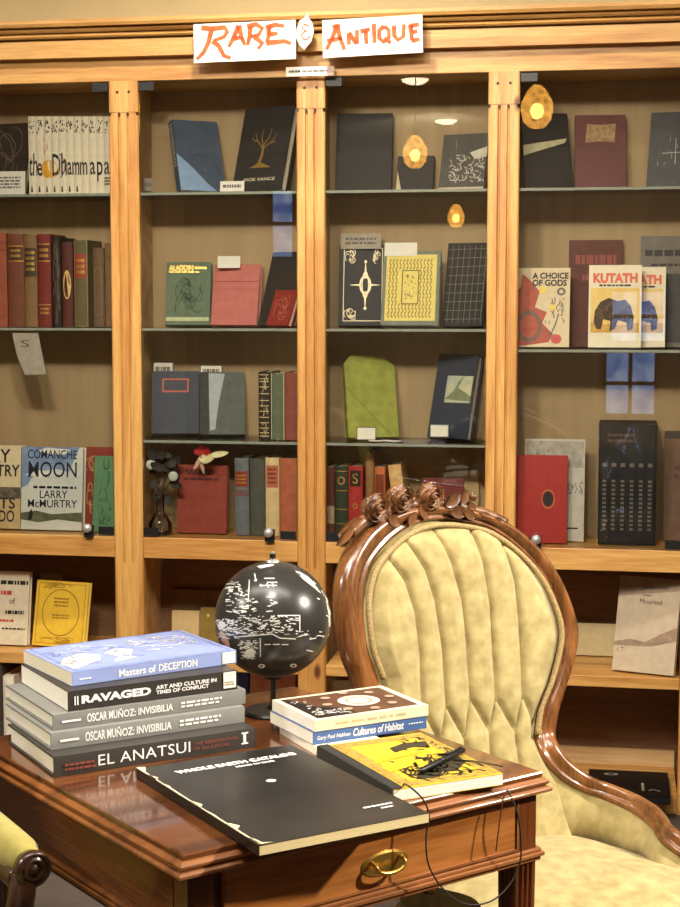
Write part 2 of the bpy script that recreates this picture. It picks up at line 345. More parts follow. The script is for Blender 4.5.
def window(name, u0, u1, v0, v1):
    k = (-YF) + 4.68; a = mirrored(u0, v1, k); b = mirrored(u1, v0, k); x0, x1 = sorted((a.x, b.x)); z0, z1 = a.z, b.z; y = YF
    f = MB(); w = .05
    f.box(x0 - w, x1 + w, y, y + .05, z0 - w, z0); f.box(x0 - w, x1 + w, y, y + .05, z1, z1 + w); f.box(x0 - w, x0, y, y + .05, z0, z1); f.box(x1, x1 + w, y, y + .05, z0, z1)
    f.box((x0 + x1) / 2 - .02, (x0 + x1) / 2 + .02, y, y + .045, z0, z1); f.box(x0, x1, y, y + .04, (z0 + z1) / 2 - .02, (z0 + z1) / 2 + .02)
    o = struct(f.build(name, mat((70, 52, 38), .5)))
    MB().box(x0, x1, y + .005, y + .012, z0, z1).build('window_pane', 'daylight', o)
window('window_1', 268, 314, 190, 256); window('window_2', 612, 664, 292, 340); window('window_3', 606, 654, 352, 412)
# ================================================================== THE BOOKCASE
bc = thing('bookcase', 'wide pine bookcase with glass doors and fluted posts covering the wall', 'bookcase', Matrix.Translation((-.905, .1, 0)))
inv = bc.matrix_world.inverted()
def bpart(b, name, m, parent=None, bevel=0, smooth=False):
    o = b.build(name, m, parent or bc, bevel=bevel, smooth=smooth)
    if parent is None: o.location = (.905, -.1, 0)
    return o
POSTS = [(-2.215, -2.125), (-1.521, -1.430), (-.947, -.862), (-.384, -.294), (.188, .278)]
for x0, x1 in POSTS:
    c = (x0 + x1) / 2; hw = (x1 - x0) / 2; g = .009
    def prof(gr):
        p = [(-hw, .03), (-hw, .004), (-hw + .004, 0)]
        if gr:
            for q in (-.3, .0, .3): p += [(q * hw - g * .5, 0), (q * hw - g * .2, .008), (q * hw + g * .2, .008), (q * hw + g * .5, 0)] if q else []
            p += []
        p += [(hw - .004, 0), (hw, .004), (hw, .03)]
        return [(c + a, b_) for a, b_ in p][::-1]
    b = MB(); b.prism(prof(True), 2, .7, 2.055); b.prism(prof(False), 2, 2.066, 2.158); b.prism([(c - hw + .007, .03), (c - hw + .007, .002), (c + hw - .007, .002), (c + hw - .007, .03)][::-1], 2, 2.055, 2.066)
    b.prism(prof(False), 2, .06, .7); b.box(c - hw, c + hw, 0, .03, 0, .06)
    p = bpart(b, 'post', 'pine_z')
    for dx, dz in ((-.018, 2.125), (.018, 2.125), (-.0132, 2.06), (.0132, 2.06)):
        o = MB().lathe([(.0, -.001), (.0045, -.001), (.0045, .004), (0, .004)], (c + dx, 0, dz), 10, (0, 1, 0)).build('hole_disc', mat((70, 34, 12), .6), p)  # dark discs for the holes and flute ends, shade put into the colour
    dl, dr_ = (c + .012, c + .045) if x0 > .1 else (c - .012, c + .012)
    bpart(MB().box(dl, dr_, .03, .25, .782, 2.16).box(dl, dr_, .03, .3, .0, .718), 'divider', 'pine_inner')
X0, X1 = -2.215, .278
bpart(MB().box(X0, X1, .25, .27, .72, 2.3), 'back_panel', mat((170, 146, 108), .75, .1, 5, stretch=(6, 6, .3)))
bpart(MB().box(X0, X1, .30, .32, 0, .72), 'lower_back_panel', 'shaded_ply')
bpart(MB().box(X0, X1, .002, .25, 2.157, 2.228), 'header_rail', 'pine_x', bevel=.002)
zz = lambda v, y: at(480, v, y).z
cor = [(.02, zz(46.5, -.03)), (-.03, zz(46.5, -.03)), (-.03, zz(28.5, -.03)), (-.004, zz(28.3, -.03)), (-.004, zz(25.9, -.04)), (-.04, zz(25.9, -.04)), (-.045, zz(24, -.045)), (-.04, zz(21.5, -.04)), (-.012, zz(21.5, -.04)), (-.012, zz(19.8, -.05)), (-.05, zz(19.8, -.05)),
       (-.055, zz(18, -.055)), (-.05, zz(15.4, -.05)), (-.018, zz(15.4, -.05)), (-.018, zz(13.4, -.07)), (-.07, zz(13.4, -.07)), (-.075, zz(10, -.075)), (-.075, zz(6.2, -.075)), (.35, zz(6.2, -.075)), (.35, zz(46.5, -.03))]
bpart(MB().prism([(y, z) for y, z in cor], 0, X0 - .04, X1 + .04), 'cornice', 'pine_x')
for i in range(4):
    a, b2 = POSTS[i][1], POSTS[i + 1][0]
    bpart(MB().box(a + .0005, b2 - .0005, .003, .25, .718, .782), 'ledge', 'pine_x', bevel=.002)
    bpart(MB().box(a + .0005, b2 - .0005, .005, .30, .372, .405), 'lower_shelf', 'pine_x', bevel=.002)
    bpart(MB().box(a + .0005, b2 - .0005, .004, .30, 0, .06), 'plinth', 'pine_x', bevel=.002)
    bpart(MB().box(a + .0005, b2 - .0005, .285, .30, .06, .11), 'back_rail', 'pine_inner')
    ca, cb = (POSTS[i][0] + a) / 2 + .0125, (POSTS[i + 1][1] + b2) / 2 + (.0115 if i == 3 else -.0125)
    for zt in {0: (1.828, 1.421), 1: (1.828, 1.421, 1.08), 2: (1.828, 1.421, 1.08), 3: (1.828, 1.3625)}[i]:
        s = bpart(MB().box(ca, cb, .022, .249, zt - .008, zt), 'glass_shelf', 'shelf_glass')
        MB().box(ca, cb, .020, .0219, zt - .008, zt).build('shelf_edge', mat((150, 156, 142), .2, .1), s)
        for px in (ca + .006, cb - .006):
            MB().lathe([(0, -.004), (.004, -.004), (.004, .004), (0, .004)], (px, .05, zt - .013), 10, (1, 0, 0)).build('shelf_pin', STEEL, s)
    d = bpart(MB().box(a + .002, b2 - .002, .004, .009, .785, 2.155), 'glass_door', 'door_glass')
    left = i in (2, 3) ; hx = a + .002 if i != 0 else b2 - .05
    knobx = {0: at(89, 500, 0).x, 1: at(270, 500, 0).x, 2: at(344, 500, 0).x, 3: at(537, 500, 0).x}[i]
    hs = {0: [b2 - .05], 1: [a + .003, b2 - .052], 2: [a + .003, b2 - .05], 3: [a + .003, b2 - .05]}[i]
    for q, hx in enumerate(hs):
        for z0 in ((.788, 2.128) if q == 0 else (.788,)): MB().box(hx, hx + .047, -.001, .0039, z0, z0 + .024).build('hinge', BLACK, d)
    kz = .805
    k = MB().box(knobx - .014, knobx + .014, -.014, .0039, kz - .024, kz + .012).build('lock', BLACK, d)
    MB().lathe([(0, -.008), (.010, -.006), (.014, 0), (.014, .008), (.009, .014), (0, .016)], (knobx, -.018, kz + .004), 20, (0, -1, 0)).build('knob', STEEL, k, smooth=True)
# ------------------------------------------------------------------ signs on the cornice
def sign(label, uL, uR, vT, vB, rot, marks, y=-.078):
    a = at(uL, vB, y); b = at(uR, vB, y); h = at(uL, vT, y).z - a.z; w = b.x - a.x
    M = Matrix.Translation((a.x, y, a.z)) @ Matrix.Rotation(radians(rot), 4, 'Y') @ Matrix.Rotation(radians(-2), 4, 'X')
    r = thing('paper_sign', label, 'sign', M); MB().box(0, w, 0, .0015, 0, h).build('paper', WHITE, r); deco(r, 'front', (w, h, .001), marks); return r
def nz(pts, f): return [f(*p) for p in pts]
fr = lambda x, y: ((x - 65) / 455, (262 - y) / 177)
W_ = .0125
rare = [[(100, 103), (150, 110), (205, 106), (216, 128), (200, 150), (155, 164)], [(150, 164), (178, 190), (200, 235), (230, 246)], [(146, 112), (132, 170), (110, 215), (78, 246)],
        [(268, 100), (246, 150), (222, 196)], [(268, 100), (278, 150), (294, 190)], [(236, 160), (284, 154)], [(318, 108), (316, 150), (306, 192)], [(305, 108), (345, 98), (372, 118), (356, 146), (318, 154)], [(338, 154), (372, 186), (352, 210)],
        [(402, 108), (400, 150), (392, 186)], [(388, 116), (430, 104), (470, 112)], [(398, 146), (440, 144)], [(390, 186), (440, 182), (470, 180), (498, 192)]]
curl = [[(218, 98), (224, 94), (230, 98)], [(340, 96), (346, 92), (352, 97)], [(420, 102), (426, 96), (436, 99)]]
sign('white paper sign reading RARE in orange brush letters on the cornice', 194, 296, 24, 63, -.8, [('lettering', ORANGE, [('L', nz(p, fr), (W_ * 1.25, W_ * .8)) for p in rare]), ('flourish', mat((80, 60, 40), .7), [('L', nz(p, fr), .002) for p in curl])])
fa = lambda x, y: ((x - 110) / 487, (247 - (x - 110) * .02 - y) / 186)
ant = [[(182, 90), (158, 150), (128, 206)], [(182, 90), (196, 150), (216, 210)], [(132, 166), (206, 152)], [(160, 100), (182, 90), (196, 96)], [(240, 128), (238, 186)], [(240, 128), (276, 184)], [(276, 184), (280, 116)], [(296, 124), (344, 114)], [(322, 120), (324, 186)], [(362, 88), (364, 182)],
       [(412, 102), (388, 122), (386, 158), (408, 180), (434, 160), (434, 122), (412, 102)], [(412, 160), (442, 186)], [(460, 100), (460, 150), (478, 172), (504, 156), (508, 96)], [(538, 100), (546, 178)], [(536, 106), (580, 100)], [(542, 138), (572, 132)], [(544, 178), (582, 172)]]
vine = [[(370, 210), (400, 200), (420, 214), (450, 204), (470, 214), (500, 208), (530, 196)]]
sign('white paper sign reading ANTIQUE in orange brush letters on the cornice', 323, 423, 20, 58, -1.6, [('lettering', ORANGE, [('L', nz(p, fa), (W_ * 1.1, W_ * .85)) for p in ant]), ('flourish', mat((196, 150, 90), .7), [('L', nz(p, fa), .0018) for p in vine])])
a = at(296, 50, -.08); b = at(314, 12, -.08); w, h = b.x - a.x, b.z - a.z
r = thing('paper_sign', 'small white leaf-shaped paper with an ampersand between the two signs', 'sign', Matrix.Translation((a.x, -.0805, a.z)))
MB().prism([(w * x, h * z) for x, z in ((.45, 0), (.85, .22), (1, .5), (.92, .7), (.72, .84), (.66, 1), (.45, .85), (.2, .78), (.04, .55), (0, .35), (.2, .12))], 1, 0, .0015).build('paper', WHITE, r)
deco(r, 'front', (w, h, .001), [('lettering', ORANGE, [('L', [(.72, .62), (.5, .68), (.34, .6), (.5, .5), (.62, .49)], .004), ('L', [(.5, .49), (.3, .4), (.4, .28), (.62, .27), (.78, .36)], .004)])])
a = at(286, 76.5, -.034); b = at(334, 66, -.034); w, h = b.x - a.x, b.z - a.z
r = thing('label_holder', 'narrow clear plastic label strip taped under the ampersand on the middle post', 'label', Matrix.Translation((a.x, -.034, a.z)))
MB().box(0, w, 0, .002, 0, h).build('strip', mat((222, 216, 200), .3, .04), r); MB().box(w - .02, w, -.0012, -.0002, 0, h).build('tape', mat((190, 150, 130), .4), r)
deco(r, 'front', (w, h, .001), [('print', INK, [('X', .06, .3, .3, .75, 1, 4)]), ('small_print', mat((120, 116, 110), .7), [('X', .34, .35, .9, .7, 1, 5)])])
# ================================================================== BOOKS BEHIND GLASS
def c_(r, g, b, v=.16): return mat((r, g, b), .7, v, 40, .25)
gilt = GOLD; R_ = 'R'
# ---- first bay, top shelf
face('book', 'dark brown patterned book leaning at the far left of the top shelf', -34, 23, 124, 'top', c_(52, 42, 34), yaw=-10, tilt=18, t=.03, front=[('ornament', mat((120, 104, 84), .7), [('V', .5, .5, .45, .45, .003, 3)])])
slip('large white printed card standing left of the white lettered paperback row', -12, 25, 171, 195, .07, 4, name='price_card')
n = 11; u0, u1 = 28.5, 111.5
ORD = ['first', 'second', 'third', 'fourth', 'fifth', 'sixth', 'seventh', 'eighth', 'ninth', 'tenth', 'eleventh']
wordmarks = [('th', 29.5, 37.5, 153, 176, {'shear': .1}), ('e', 37.6, 42.5, 163, 176, {}), ('D', 52.5, 60.5, 154, 176, {}), ('h', 61.5, 67, 153, 175, {}), ('a', 67.5, 72, 162, 175, {}), ('m', 72.5, 79.5, 162, 175, {}), ('m', 80, 87.5, 162, 175, {}), ('a', 90, 95.5, 162, 175, {}), ('p', 97, 103, 162, 182, {}), ('a', 104, 110, 162, 175, {})]
for i in range(n):
    ua = u0 + (u1 - u0) * i / n; ub = u0 + (u1 - u0) * (i + 1) / n; top, bot = 116.5, 194.5
    N = lambda u: (u - ua) / (ub - ua); Y = lambda v: (bot - v) / (bot - top)
    it = []
    for s, a, b, vt, vb, kw in wordmarks:
        if min(b, ub) - max(a, ua) > .6: it.append(('T', s, N(a), Y(vb), N(b), Y(vt), dict(kw, bold=.01, clip=1)))
    if i == 4: it.append(('L', [(.1, Y(154)), (.9, Y(160)), (.85, Y(170)), (.3, Y(178))], .003))
    mk = [('pattern_band', mat((60, 54, 46), .7), [('B', .14, Y(133), .86, Y(120), 11, .0048, i + 1)])]
    if i in (2, 1): mk.append(('yellow_disc', mat((232, 170, 50), .7), [('P', [(max(.0, min(1, N(48.5 + 7.5 * cos(q * pi / 12)))), Y(169 - 9 * sin(q * pi / 12))) for q in range(24)])]))
    if i == 3: mk.append(('yellow_disc', mat((232, 170, 50), .7), [('P', [(max(.0, min(1, N(50.5 + 7.5 * cos(q * pi / 12)))), Y(169 - 9 * sin(q * pi / 12))) for q in range(24)])]))
    if i == 2: mk.append(('red_script', mat((200, 90, 50), .7), [('B', .1, Y(160), .8, Y(137), 9, .002, 12)]))
    if i < 7: mk.append(('colophon', mat((50, 46, 40), .7), [('P', [(.3, Y(192)), (.6, Y(192)), (.5, Y(186)), (.38, Y(186))])]))
    if i == 10: it.append(('X', .05, Y(186), .95, Y(177), 3, 2))
    if it: mk.append(('lettering', INK, it))
    upright('paperback', 'white paperback spine, ' + ORD[i] + ' from the left in the row spelling one long title', ua, ub, top, 'top', mat((240, 230, 204), .6, .06), depth=.13, y=.075, bulge=.003, kind='paper', group='white paperback set on the top shelf', spine=mk)
# ---- first bay, middle shelf
gb = lambda ys, w=.96: [('R', .5 - w / 2, y - .006, .5 + w / 2, y + .006) for y in ys]
upright('book', 'orange-red cloth book cut by the left picture edge, middle shelf', -9, 7, 233, 'mid', c_(158, 78, 54), spine=[('bands', mat((120, 50, 30), .7), gb((.9, .82)))])
upright('book', 'brick brown leather book with a dark square label, beside the orange-red one', 8, 24.3, 234, 'mid', c_(118, 66, 42), spine=[('label', mat((70, 34, 24), .6), [('R', .08, .72, .92, .86)]), ('lettering', gilt, [('X', .18, .74, .82, .85, 2, 3)] + gb((.71, .87)))])
upright('book', 'light brown book with a dark block label on its upper spine', 24.6, 37.2, 235, 'mid', c_(134, 102, 64), spine=[('label', mat((60, 44, 32), .6), [('R', .05, .55, .95, .86)]), ('lettering', gilt, [('X', .15, .6, .85, .84, 4, 4)])])
upright('book', 'crimson leather book with gilt label and low gilt band', 38, 51, 234, 'mid', c_(122, 40, 33), spine=[('label', mat((84, 20, 20), .6), [('R', .06, .72, .94, .88)]), ('lettering', gilt, [('X', .15, .74, .85, .86, 2, 8), ('X', .15, .13, .85, .22, 2, 9)] + gb((.71, .89, .24)))])
upright('book', 'thin black book with an ornate carved-looking spine', 52.5, 61, 237, 'mid', c_(34, 28, 24), spine=[('ornament', mat((110, 94, 70), .5), [('B', .1, .04, .9, .96, 40, .002, 6)])])
upright('book', 'maroon book with a cream oval on its spine', 62, 73, 242, 'mid', c_(88, 38, 30), spine=[('oval_label', mat((232, 196, 120), .5), [('E', .5, .5, .36, .17)])])
upright('book', 'olive book with a red label near the top of its spine', 74.2, 88, 240, 'mid', c_(102, 92, 60), spine=[('label', mat((160, 62, 44), .6), [('R', .08, .56, .92, .84)]), ('lettering', gilt, [('X', .2, .6, .8, .8, 3, 4)]), ('edging', mat((190, 170, 120), .6), [('F', .02, .01, .98, .99, .0012)])])
upright('book', 'dull brown book set back against the first post, middle shelf', 92.5, 104.5, 248, 'mid', c_(112, 88, 62), y=.14, spine=[('ornament', mat((150, 124, 88), .6), [('F', .2, .15, .8, .75, .002)])])
upright('book', 'plain tan book half hidden by the first post, middle shelf', 105, 118, 243, 'mid', c_(134, 106, 74), y=.14)
# ---- first bay, tag and bottom ledge
a = at(12, 333, .016); r = thing('shelf_tag', 'grey torn paper tag hanging below the middle glass shelf', 'tag', Matrix.Translation((a.x, .016, 1.4125)))
zt = lambda u, v: (at(u, v, .016).x - a.x, at(u, v, .016).z - 1.4125)
MB().prism([zt(12, 333), zt(38, 333), zt(43, 358), zt(46, 374), zt(25, 375), zt(17, 356)], 1, 0, .0012).build('paper', mat((168, 160, 144), .7), r)
b = MB(); b.flat = True; V, Fc = art([('T', 'S', 0, 0, 1, 1)], 1, 1); p, q = zt(21, 347), zt(29, 340); b.add([(p[0] + x * (q[0] - p[0]), -.0006, p[1] + y * (q[1] - p[1])) for x, y in V], Fc); b.build('lettering', mat((96, 60, 60), .7), r)
Yv = lambda v, t, b: (b - v) / (b - t)
fT = lambda s, x0, x1, v0, v1, t, b, l, r_, **k: ('T', s, (x0 - l) / (r_ - l), (b - v1) / (b - t), (x1 - l) / (r_ - l), (b - v0) / (b - t), k)
q = (445, 533, -46, 19.5)
face('book', 'cream hardback novel with bold black author name, at the left picture edge', -46, 19.5, 445, 'ledge', mat((226, 210, 170), .6, .08), kind='hard', t=.035, tilt=6, y=.07, front=[
    ('picture_band', mat((60, 52, 46), .6, .4, 60, col2=(130, 120, 100)), [('R', 0, .36, 1, .5)]), ('lower_panel', mat((206, 182, 130), .6), [('R', 0, 0, 1, .36)]), ('lettering', INK, [fT('LARRY', -37, 9, 449, 463, *q, bold=.014), fT('McMURTRY', -45, 18.5, 465.5, 478, *q, bold=.014), fT('STREETS', -41, 14.5, 500, 512, *q, bold=.014), fT('OF LAREDO', -41, 14, 513.5, 526, *q, bold=.014)])])
q = (447, 532, 20, 82)
face('book', 'hardback novel with blue cloudy sky cover titled COMANCHE MOON', 20.5, 81.5, 447, 'ledge', mat((206, 212, 206), .55, .15, 10, col2=(226, 228, 216)), t=.03, tilt=6, y=.07, front=[
    ('sky_patch', mat((92, 122, 168), .55, .3, 14, col2=(150, 172, 200)), [('P', [(0, 1), (0, .5), (.1, .54), (.16, .62), (.3, .7), (.55, .74), (.78, .7), (.86, .86), (.94, 1)])]),
    ('cloud', mat((232, 232, 220), .6), [('P', [(.25, .95), (.4, .99), (.8, .97), (.7, .91), (.45, .92)]), ('P', [(.05, .66), (.3, .72), (.6, .66), (.3, .63)])]),
    ('plain', mat((108, 116, 84), .6, .3, 40, col2=(70, 76, 52)), [('P', [(0, .2), (.25, .23), (.5, .19), (1, .22), (1, .1), (.6, .13), (.3, .09), (0, .12)])]), ('rider', INK, [('P', [(.12, .12), (.18, .12), (.2, .2), (.17, .25), (.13, .2)])]),
    ('lettering', mat((24, 30, 50), .5), [fT('COMANCHE', 26, 76, 450, 459, *q, bold=.004), fT('MOON', 27, 76, 462, 478, *q, bold=.004), fT('LARRY', 39, 67, 491.5, 499.5, *q, bold=.004), fT('McMURTRY', 27, 77, 501, 509, *q, bold=.003), ('X', .2, .49, .9, .54, 1, 3)])])
face('book', 'red floral-patterned book behind the green spiral-bound one', 83, 120, 447, 'ledge', c_(140, 52, 36), t=.02, tilt=7, y=.105, front=[('ornament', mat((196, 150, 90), .6), [('V', .2, .8, .2, .16, .003, 5), ('V', .2, .4, .18, .2, .003, 6)])])
r, (w, h, t) = face('spiral_book', 'green spiral-bound book with dark script leaning by the first post', 92, 122, 456, 'ledge', mat((92, 140, 98), .6, .1), t=.012, tilt=9, yaw=0, y=.06, kind='paper', front=[('lettering', mat((26, 74, 46), .6), [('T', 'U', .3, .82, .5, .96), ('B', .2, .06, .95, .8, 26, .003, 4)])])
b = MB()
for i in range(22): b.lathe([(.003, -.0012), (.0055, -.0012), (.0055, .0012), (.003, .0012)], (0, t / 2, .008 + (h - .016) * i / 21), 12)
b.build('spiral_binding', BLACK, r)
# ---- second bay, top shelf
face('book', 'slate blue book with dark lettered spine, turned on the top shelf', 181, 226, 121, 'top', c_(70, 84, 104), yaw=38, tilt=17, t=.032, front=[('pale_corner', mat((140, 170, 206), .6, .1), [('P', [(0, 0), (.8, 0), (.62, .1), (.3, .34), (0, .52)])]), ('crease', mat((44, 54, 70), .6), [('L', [(.3, .42), (.5, .52), (.75, .48), (.95, .25)], .002)])], spine=[('lettering', mat((206, 200, 186), .6), [('X', .2, .35, .8, .97, 14, 2)])])
face('book', 'black book with a gold leafless tree on its cover', 231.5, 281, 107.5, 'top', c_(40, 38, 36), yaw=-24, tilt=16, t=.03, front=[('tree', gilt, [('L', [(.46, .3), (.5, .42), (.5, .55)], (.012, .006))] + [('L', p, (.004, .0015)) for p in ([(.5, .5), (.36, .6), (.3, .7)], [(.5, .52), (.44, .64), (.46, .74)], [(.5, .54), (.6, .64), (.62, .74)], [(.5, .5), (.66, .58), (.74, .68)], [(.38, .59), (.3, .6), (.24, .64)], [(.62, .56), (.74, .58)])] + [('P', [(.28, .27), (.72, .27), (.58, .31), (.46, .34), (.38, .3)])]), ('lettering', mat((226, 216, 180), .5), [('T', 'JACK VANCE', .2, .1, .84, .15, {'bold': .02})])])
slip('small white card between the slate blue and black tree books', 220, 244, 181, 191.5, .06, 1, name='price_card')
slip('tiny grey card at the left wall of the second bay, top shelf', 143.5, 153, 178, 191, .1, 1, mat((150, 140, 122), .7), name='price_card')
# ---- second bay, middle shelf
face('book', 'sage green book with embossed foliage and gilt title, middle shelf', 165, 209.5, 262, 'mid', c_(96, 116, 92), t=.03, tilt=13, yaw=6, front=[('emboss', mat((58, 84, 62), .7), [('V', .52, .5, .3, .3, .003, 8), ('V', .5, .55, .22, .2, .004, 18)]), ('base_band', mat((190, 200, 150), .6), [('R', .02, .06, .98, .12)]), ('lettering', gilt, [('T', 'ALADDIN', .06, .86, .6, .95, {'bold': .02}), ('X', .06, .82, .74, .86, 1, 5), ('X', .64, .87, .9, .94, 1, 6)])])
face('book', 'faded pink cloth book standing beside the green embossed one', 210.5, 256.5, 264.5, 'mid', c_(196, 112, 104, .1), t=.03, tilt=13, yaw=-6, front=[('crease', mat((150, 76, 70), .7), [('R', .0, .71, 1, .725), ('R', .0, .6, 1, .604)])])
slip('white slip tucked in the top of the pink book', 217.5, 240, 256, 268, .19, 0)
face('book', 'black book leaning sideways behind the red one, middle shelf', 257.5, 293, 252, 'mid', c_(44, 40, 36), yaw=-30, tilt=18, t=.02)
face('book', 'red leather book leaning by the middle post with cream page edges', 266, 288, 290, 'mid', c_(142, 40, 34), yaw=-34, tilt=22, t=.018, y=.10, front=[('ornament', mat((196, 120, 80), .6), [('V', .5, .5, .35, .35, .002, 3)])])
# ---- second bay, low shelf
r, d = face('book', 'navy blue book with a red rectangle outlined on its cover', 151.5, 199, 371, 'low', c_(62, 70, 84), yaw=12, tilt=14, t=.035, front=[('red_frame', mat((196, 92, 66), .6), [('F', .22, .66, .78, .88, .005)])])
slip('white slip standing behind the top of the navy red-framed book', 153, 173, 362, 376, .215, 1, rim=INK)
face('book', 'grey-green book with a pale dust jacket flap on its front', 200, 245, 372, 'low', c_(88, 96, 90), yaw=14, tilt=14, t=.03, front=[('spine_cloth', mat((58, 64, 60), .8, .3, 90), [('R', 0, 0, .2, 1)]), ('pale_flap', mat((166, 178, 180), .6, .1), [('P', [(.2, .98), (.56, .97), (.42, .5), (.34, .08), (.22, .06)])])])
slip('white slip with dark rim behind the grey-green book', 200, 222, 365, 377, .215, 1, rim=INK)
upright('book', 'black book with many gilt spine bands, low shelf', 258.5, 270.5, 372, 'low', c_(38, 32, 28), spine=[('gilt_bands', mat((214, 196, 140), .5), gb((.96, .9, .86, .78, .68, .58, .5, .42, .33, .25, .17, .1, .05), .8) + [('B', .2, .04, .8, .96, 16, .002, 3)])])
upright('book', 'faded green cloth book with cream worn edges, low shelf', 271, 284.5, 373, 'low', c_(98, 108, 80), spine=[('worn_edge', mat((212, 200, 160), .7), [('F', .0, .0, 1, 1, .0025)])])
upright('book', 'dull maroon cloth book against the middle post, low shelf', 285, 300, 372.5, 'low', c_(140, 72, 60))
# ---- second bay, ledge
face('book', 'brick red cloth book with dark title behind the glass vase', 177, 226, 465, 'ledge', c_(146, 60, 44), t=.028, tilt=6, y=.085, front=[('lettering', mat((84, 30, 24), .7), [('X', .15, .86, .7, .97, 1, 3), ('X', .12, .76, .82, .83, 1, 5), ('X', .2, .84, .7, .9, 1, 9)])])
upright('book', 'blue-grey book with a red label and thin red bands', 235.5, 249.5, 458, 'ledge', c_(108, 116, 120), spine=[('label', mat((150, 50, 42), .6), [('R', .06, .63, .94, .83)]), ('lettering', gilt, [('X', .15, .66, .85, .8, 3, 3)]), ('bands', mat((150, 50, 42), .6), gb((.58, .55, .52)))], lean=-.01)
upright('book', 'dark grey-green cloth book between the blue-grey and cream spines', 250, 265, 458.5, 'ledge', c_(82, 84, 72))
upright('book', 'cream vellum book with a salmon label', 265.5, 279.5, 457.5, 'ledge', c_(226, 200, 148, .1), spine=[('label', mat((196, 112, 84), .6), [('R', .06, .62, .94, .9)]), ('lettering', mat((120, 50, 30), .6), [('X', .2, .66, .8, .88, 4, 2)])])
upright('book', 'terracotta cloth book against the middle post, ledge row', 280, 297, 458, 'ledge', c_(182, 104, 70))
# ---- third bay, top shelf
face('book', 'large plain black book, left end of the top shelf', 335, 391, 113.5, 'top', c_(38, 37, 36, .08), yaw=2, tilt=12, t=.03)
face('book', 'small black book standing behind the hanging lamp reflection', 395.5, 432, 156, 'top', c_(48, 46, 44), t=.02, tilt=13, yaw=-6, front=[('pale_corner', mat((196, 186, 150), .6), [('P', [(0, 0), (.16, 0), (.02, .6)])])])
face('book', 'grey book with white tangled line drawing on its cover', 438, 483, 134, 'top', c_(86, 84, 78), yaw=-16, tilt=15, t=.02, front=[('drawing', mat((214, 208, 190), .6), [('B', .2, .14, .98, .62, 60, .003, 4), ('P', [(.62, .66), (1, .76), (1, .58), (.75, .54)])]), ('edging', mat((196, 186, 160), .6), [('R', 0, 0, 1, .05)])])
# ---- third bay, middle shelf
NAVYG = mat((214, 200, 160), .45, metal=.2)
orn = [('F', .1, .05, .95, .96, .002), ('O', .58, .5, .13, .12, .7), ('O', .58, .5, .08, .17, .75), ('L', [(.58, .66), (.58, .78)], (.006, .001)), ('L', [(.58, .34), (.58, .22)], (.006, .001)), ('L', [(.7, .5), (.9, .5)], (.006, .001)), ('L', [(.46, .5), (.24, .5)], (.006, .001)), ('E', .58, .79, .03, .02), ('E', .58, .21, .03, .02), ('V', .25, .86, .13, .09, .002, 3), ('V', .84, .86, .1, .09, .002, 4), ('V', .24, .15, .13, .1, .002, 5)]
face('book', 'black book with an ornate gilt cross ornament on its cover', 338, 384, 245, 'mid', c_(46, 48, 52), yaw=5, tilt=13, t=.03, front=[('gilt_ornament', NAVYG, orn)])
slip('grey printed card above the gilt cross book', 340.5, 381, 233.5, 249, .2, 2, mat((168, 158, 140), .7), name='price_card')
yb = mat((226, 206, 92), .5, .08)
r, d = face('book', 'yellow lattice-patterned book with a grey border, middle shelf', 380.5, 438, 251, 'mid', c_(118, 124, 112), y=.1, yaw=-1, tilt=15, t=.03, front=[('yellow_panel', yb, [('R', .06, .06, .94, .95)]), ('lattice', mat((140, 116, 40), .6), [('B', .09, .09, .91, .92, 1, .001, 1)] + [('L', [(.1 + i * .045, .1), (.1 + i * .045 + .02, .1 + .012)], .001) for i in range(1)] +
     [('L', [(.11 + i * .06 + (0 if j % 2 else .03), .1 + j * .05), (.11 + i * .06 + (.03 if j % 2 else 0), .142 + j * .05)], .0034) for i in range(13) for j in range(16) if not (.29 < .13 + i * .06 < .66 and .25 < .1 + j * .05 < .75)]), ('inner_frame', mat((96, 84, 40), .6), [('F', .34, .28, .64, .74, .003), ('B', .4, .34, .58, .68, 18, .003, 5)])])
slip('white slip tucked in the top of the yellow lattice book', 384.5, 417, 242.5, 256, .152, 0)
lat = [('L', [(.12 + i * .14, .04), (.12 + i * .14 + .02, .97)], .0014) for i in range(7)] + [('L', [(.04, .08 + j * .105), (.97, .08 + j * .105 + .01)], .0014) for j in range(9)]
face('book', 'black book with a silver grid on its cover, turned by the right post', 441.5, 481.5, 243, 'mid', c_(36, 35, 34), yaw=-14, tilt=13, t=.02, front=[('silver_grid', mat((128, 124, 112), .5), lat)])
# ---- third bay, low shelf
r, d = face('book', 'olive green book with clipped upper corners on the low shelf', 348, 399, 355.5, 'low', mat((150, 156, 66), .8, .2, 30, .3), yaw=22, tilt=16, t=.03, corner=.035, front=[('fold_line', mat((110, 116, 40), .8), [('L', [(.02, .62), (.4, .34), (.85, .02)], .002)])])
slip('white card with dark rim propped against the olive green book', 356.5, 376, 427, 440, .06, 0, rim=INK, name='price_card')
face('book', 'navy blue book with a pale landscape picture pasted on its front', 427, 467, 354, 'low', c_(34, 44, 62), yaw=-22, tilt=17, t=.03, front=[('picture', mat((206, 200, 150), .6, .3, 30, col2=(150, 170, 170)), [('R', .3, .42, .94, .74)]), ('picture_detail', mat((120, 130, 96), .6), [('P', [(.3, .46), (.5, .56), (.6, .68), (.72, .74), (.6, .6), (.94, .5), (.94, .44)])])])
slip('white card propped against the navy picture book', 430, 448.5, 424.5, 437, .062, 0, rim=mat((120, 130, 140), .4), name='price_card')
upright('book', 'narrow tan book against the right post, low shelf', 484, 492, 359, 'low', c_(150, 116, 76), y=.16)
r = thing('book_stand', 'clear plastic easel foot lying between the two turned books', 'book stand', Matrix.Translation(at(385, 440, .06)))
p = at(385, 440, .06); r.location.z = 1.0812
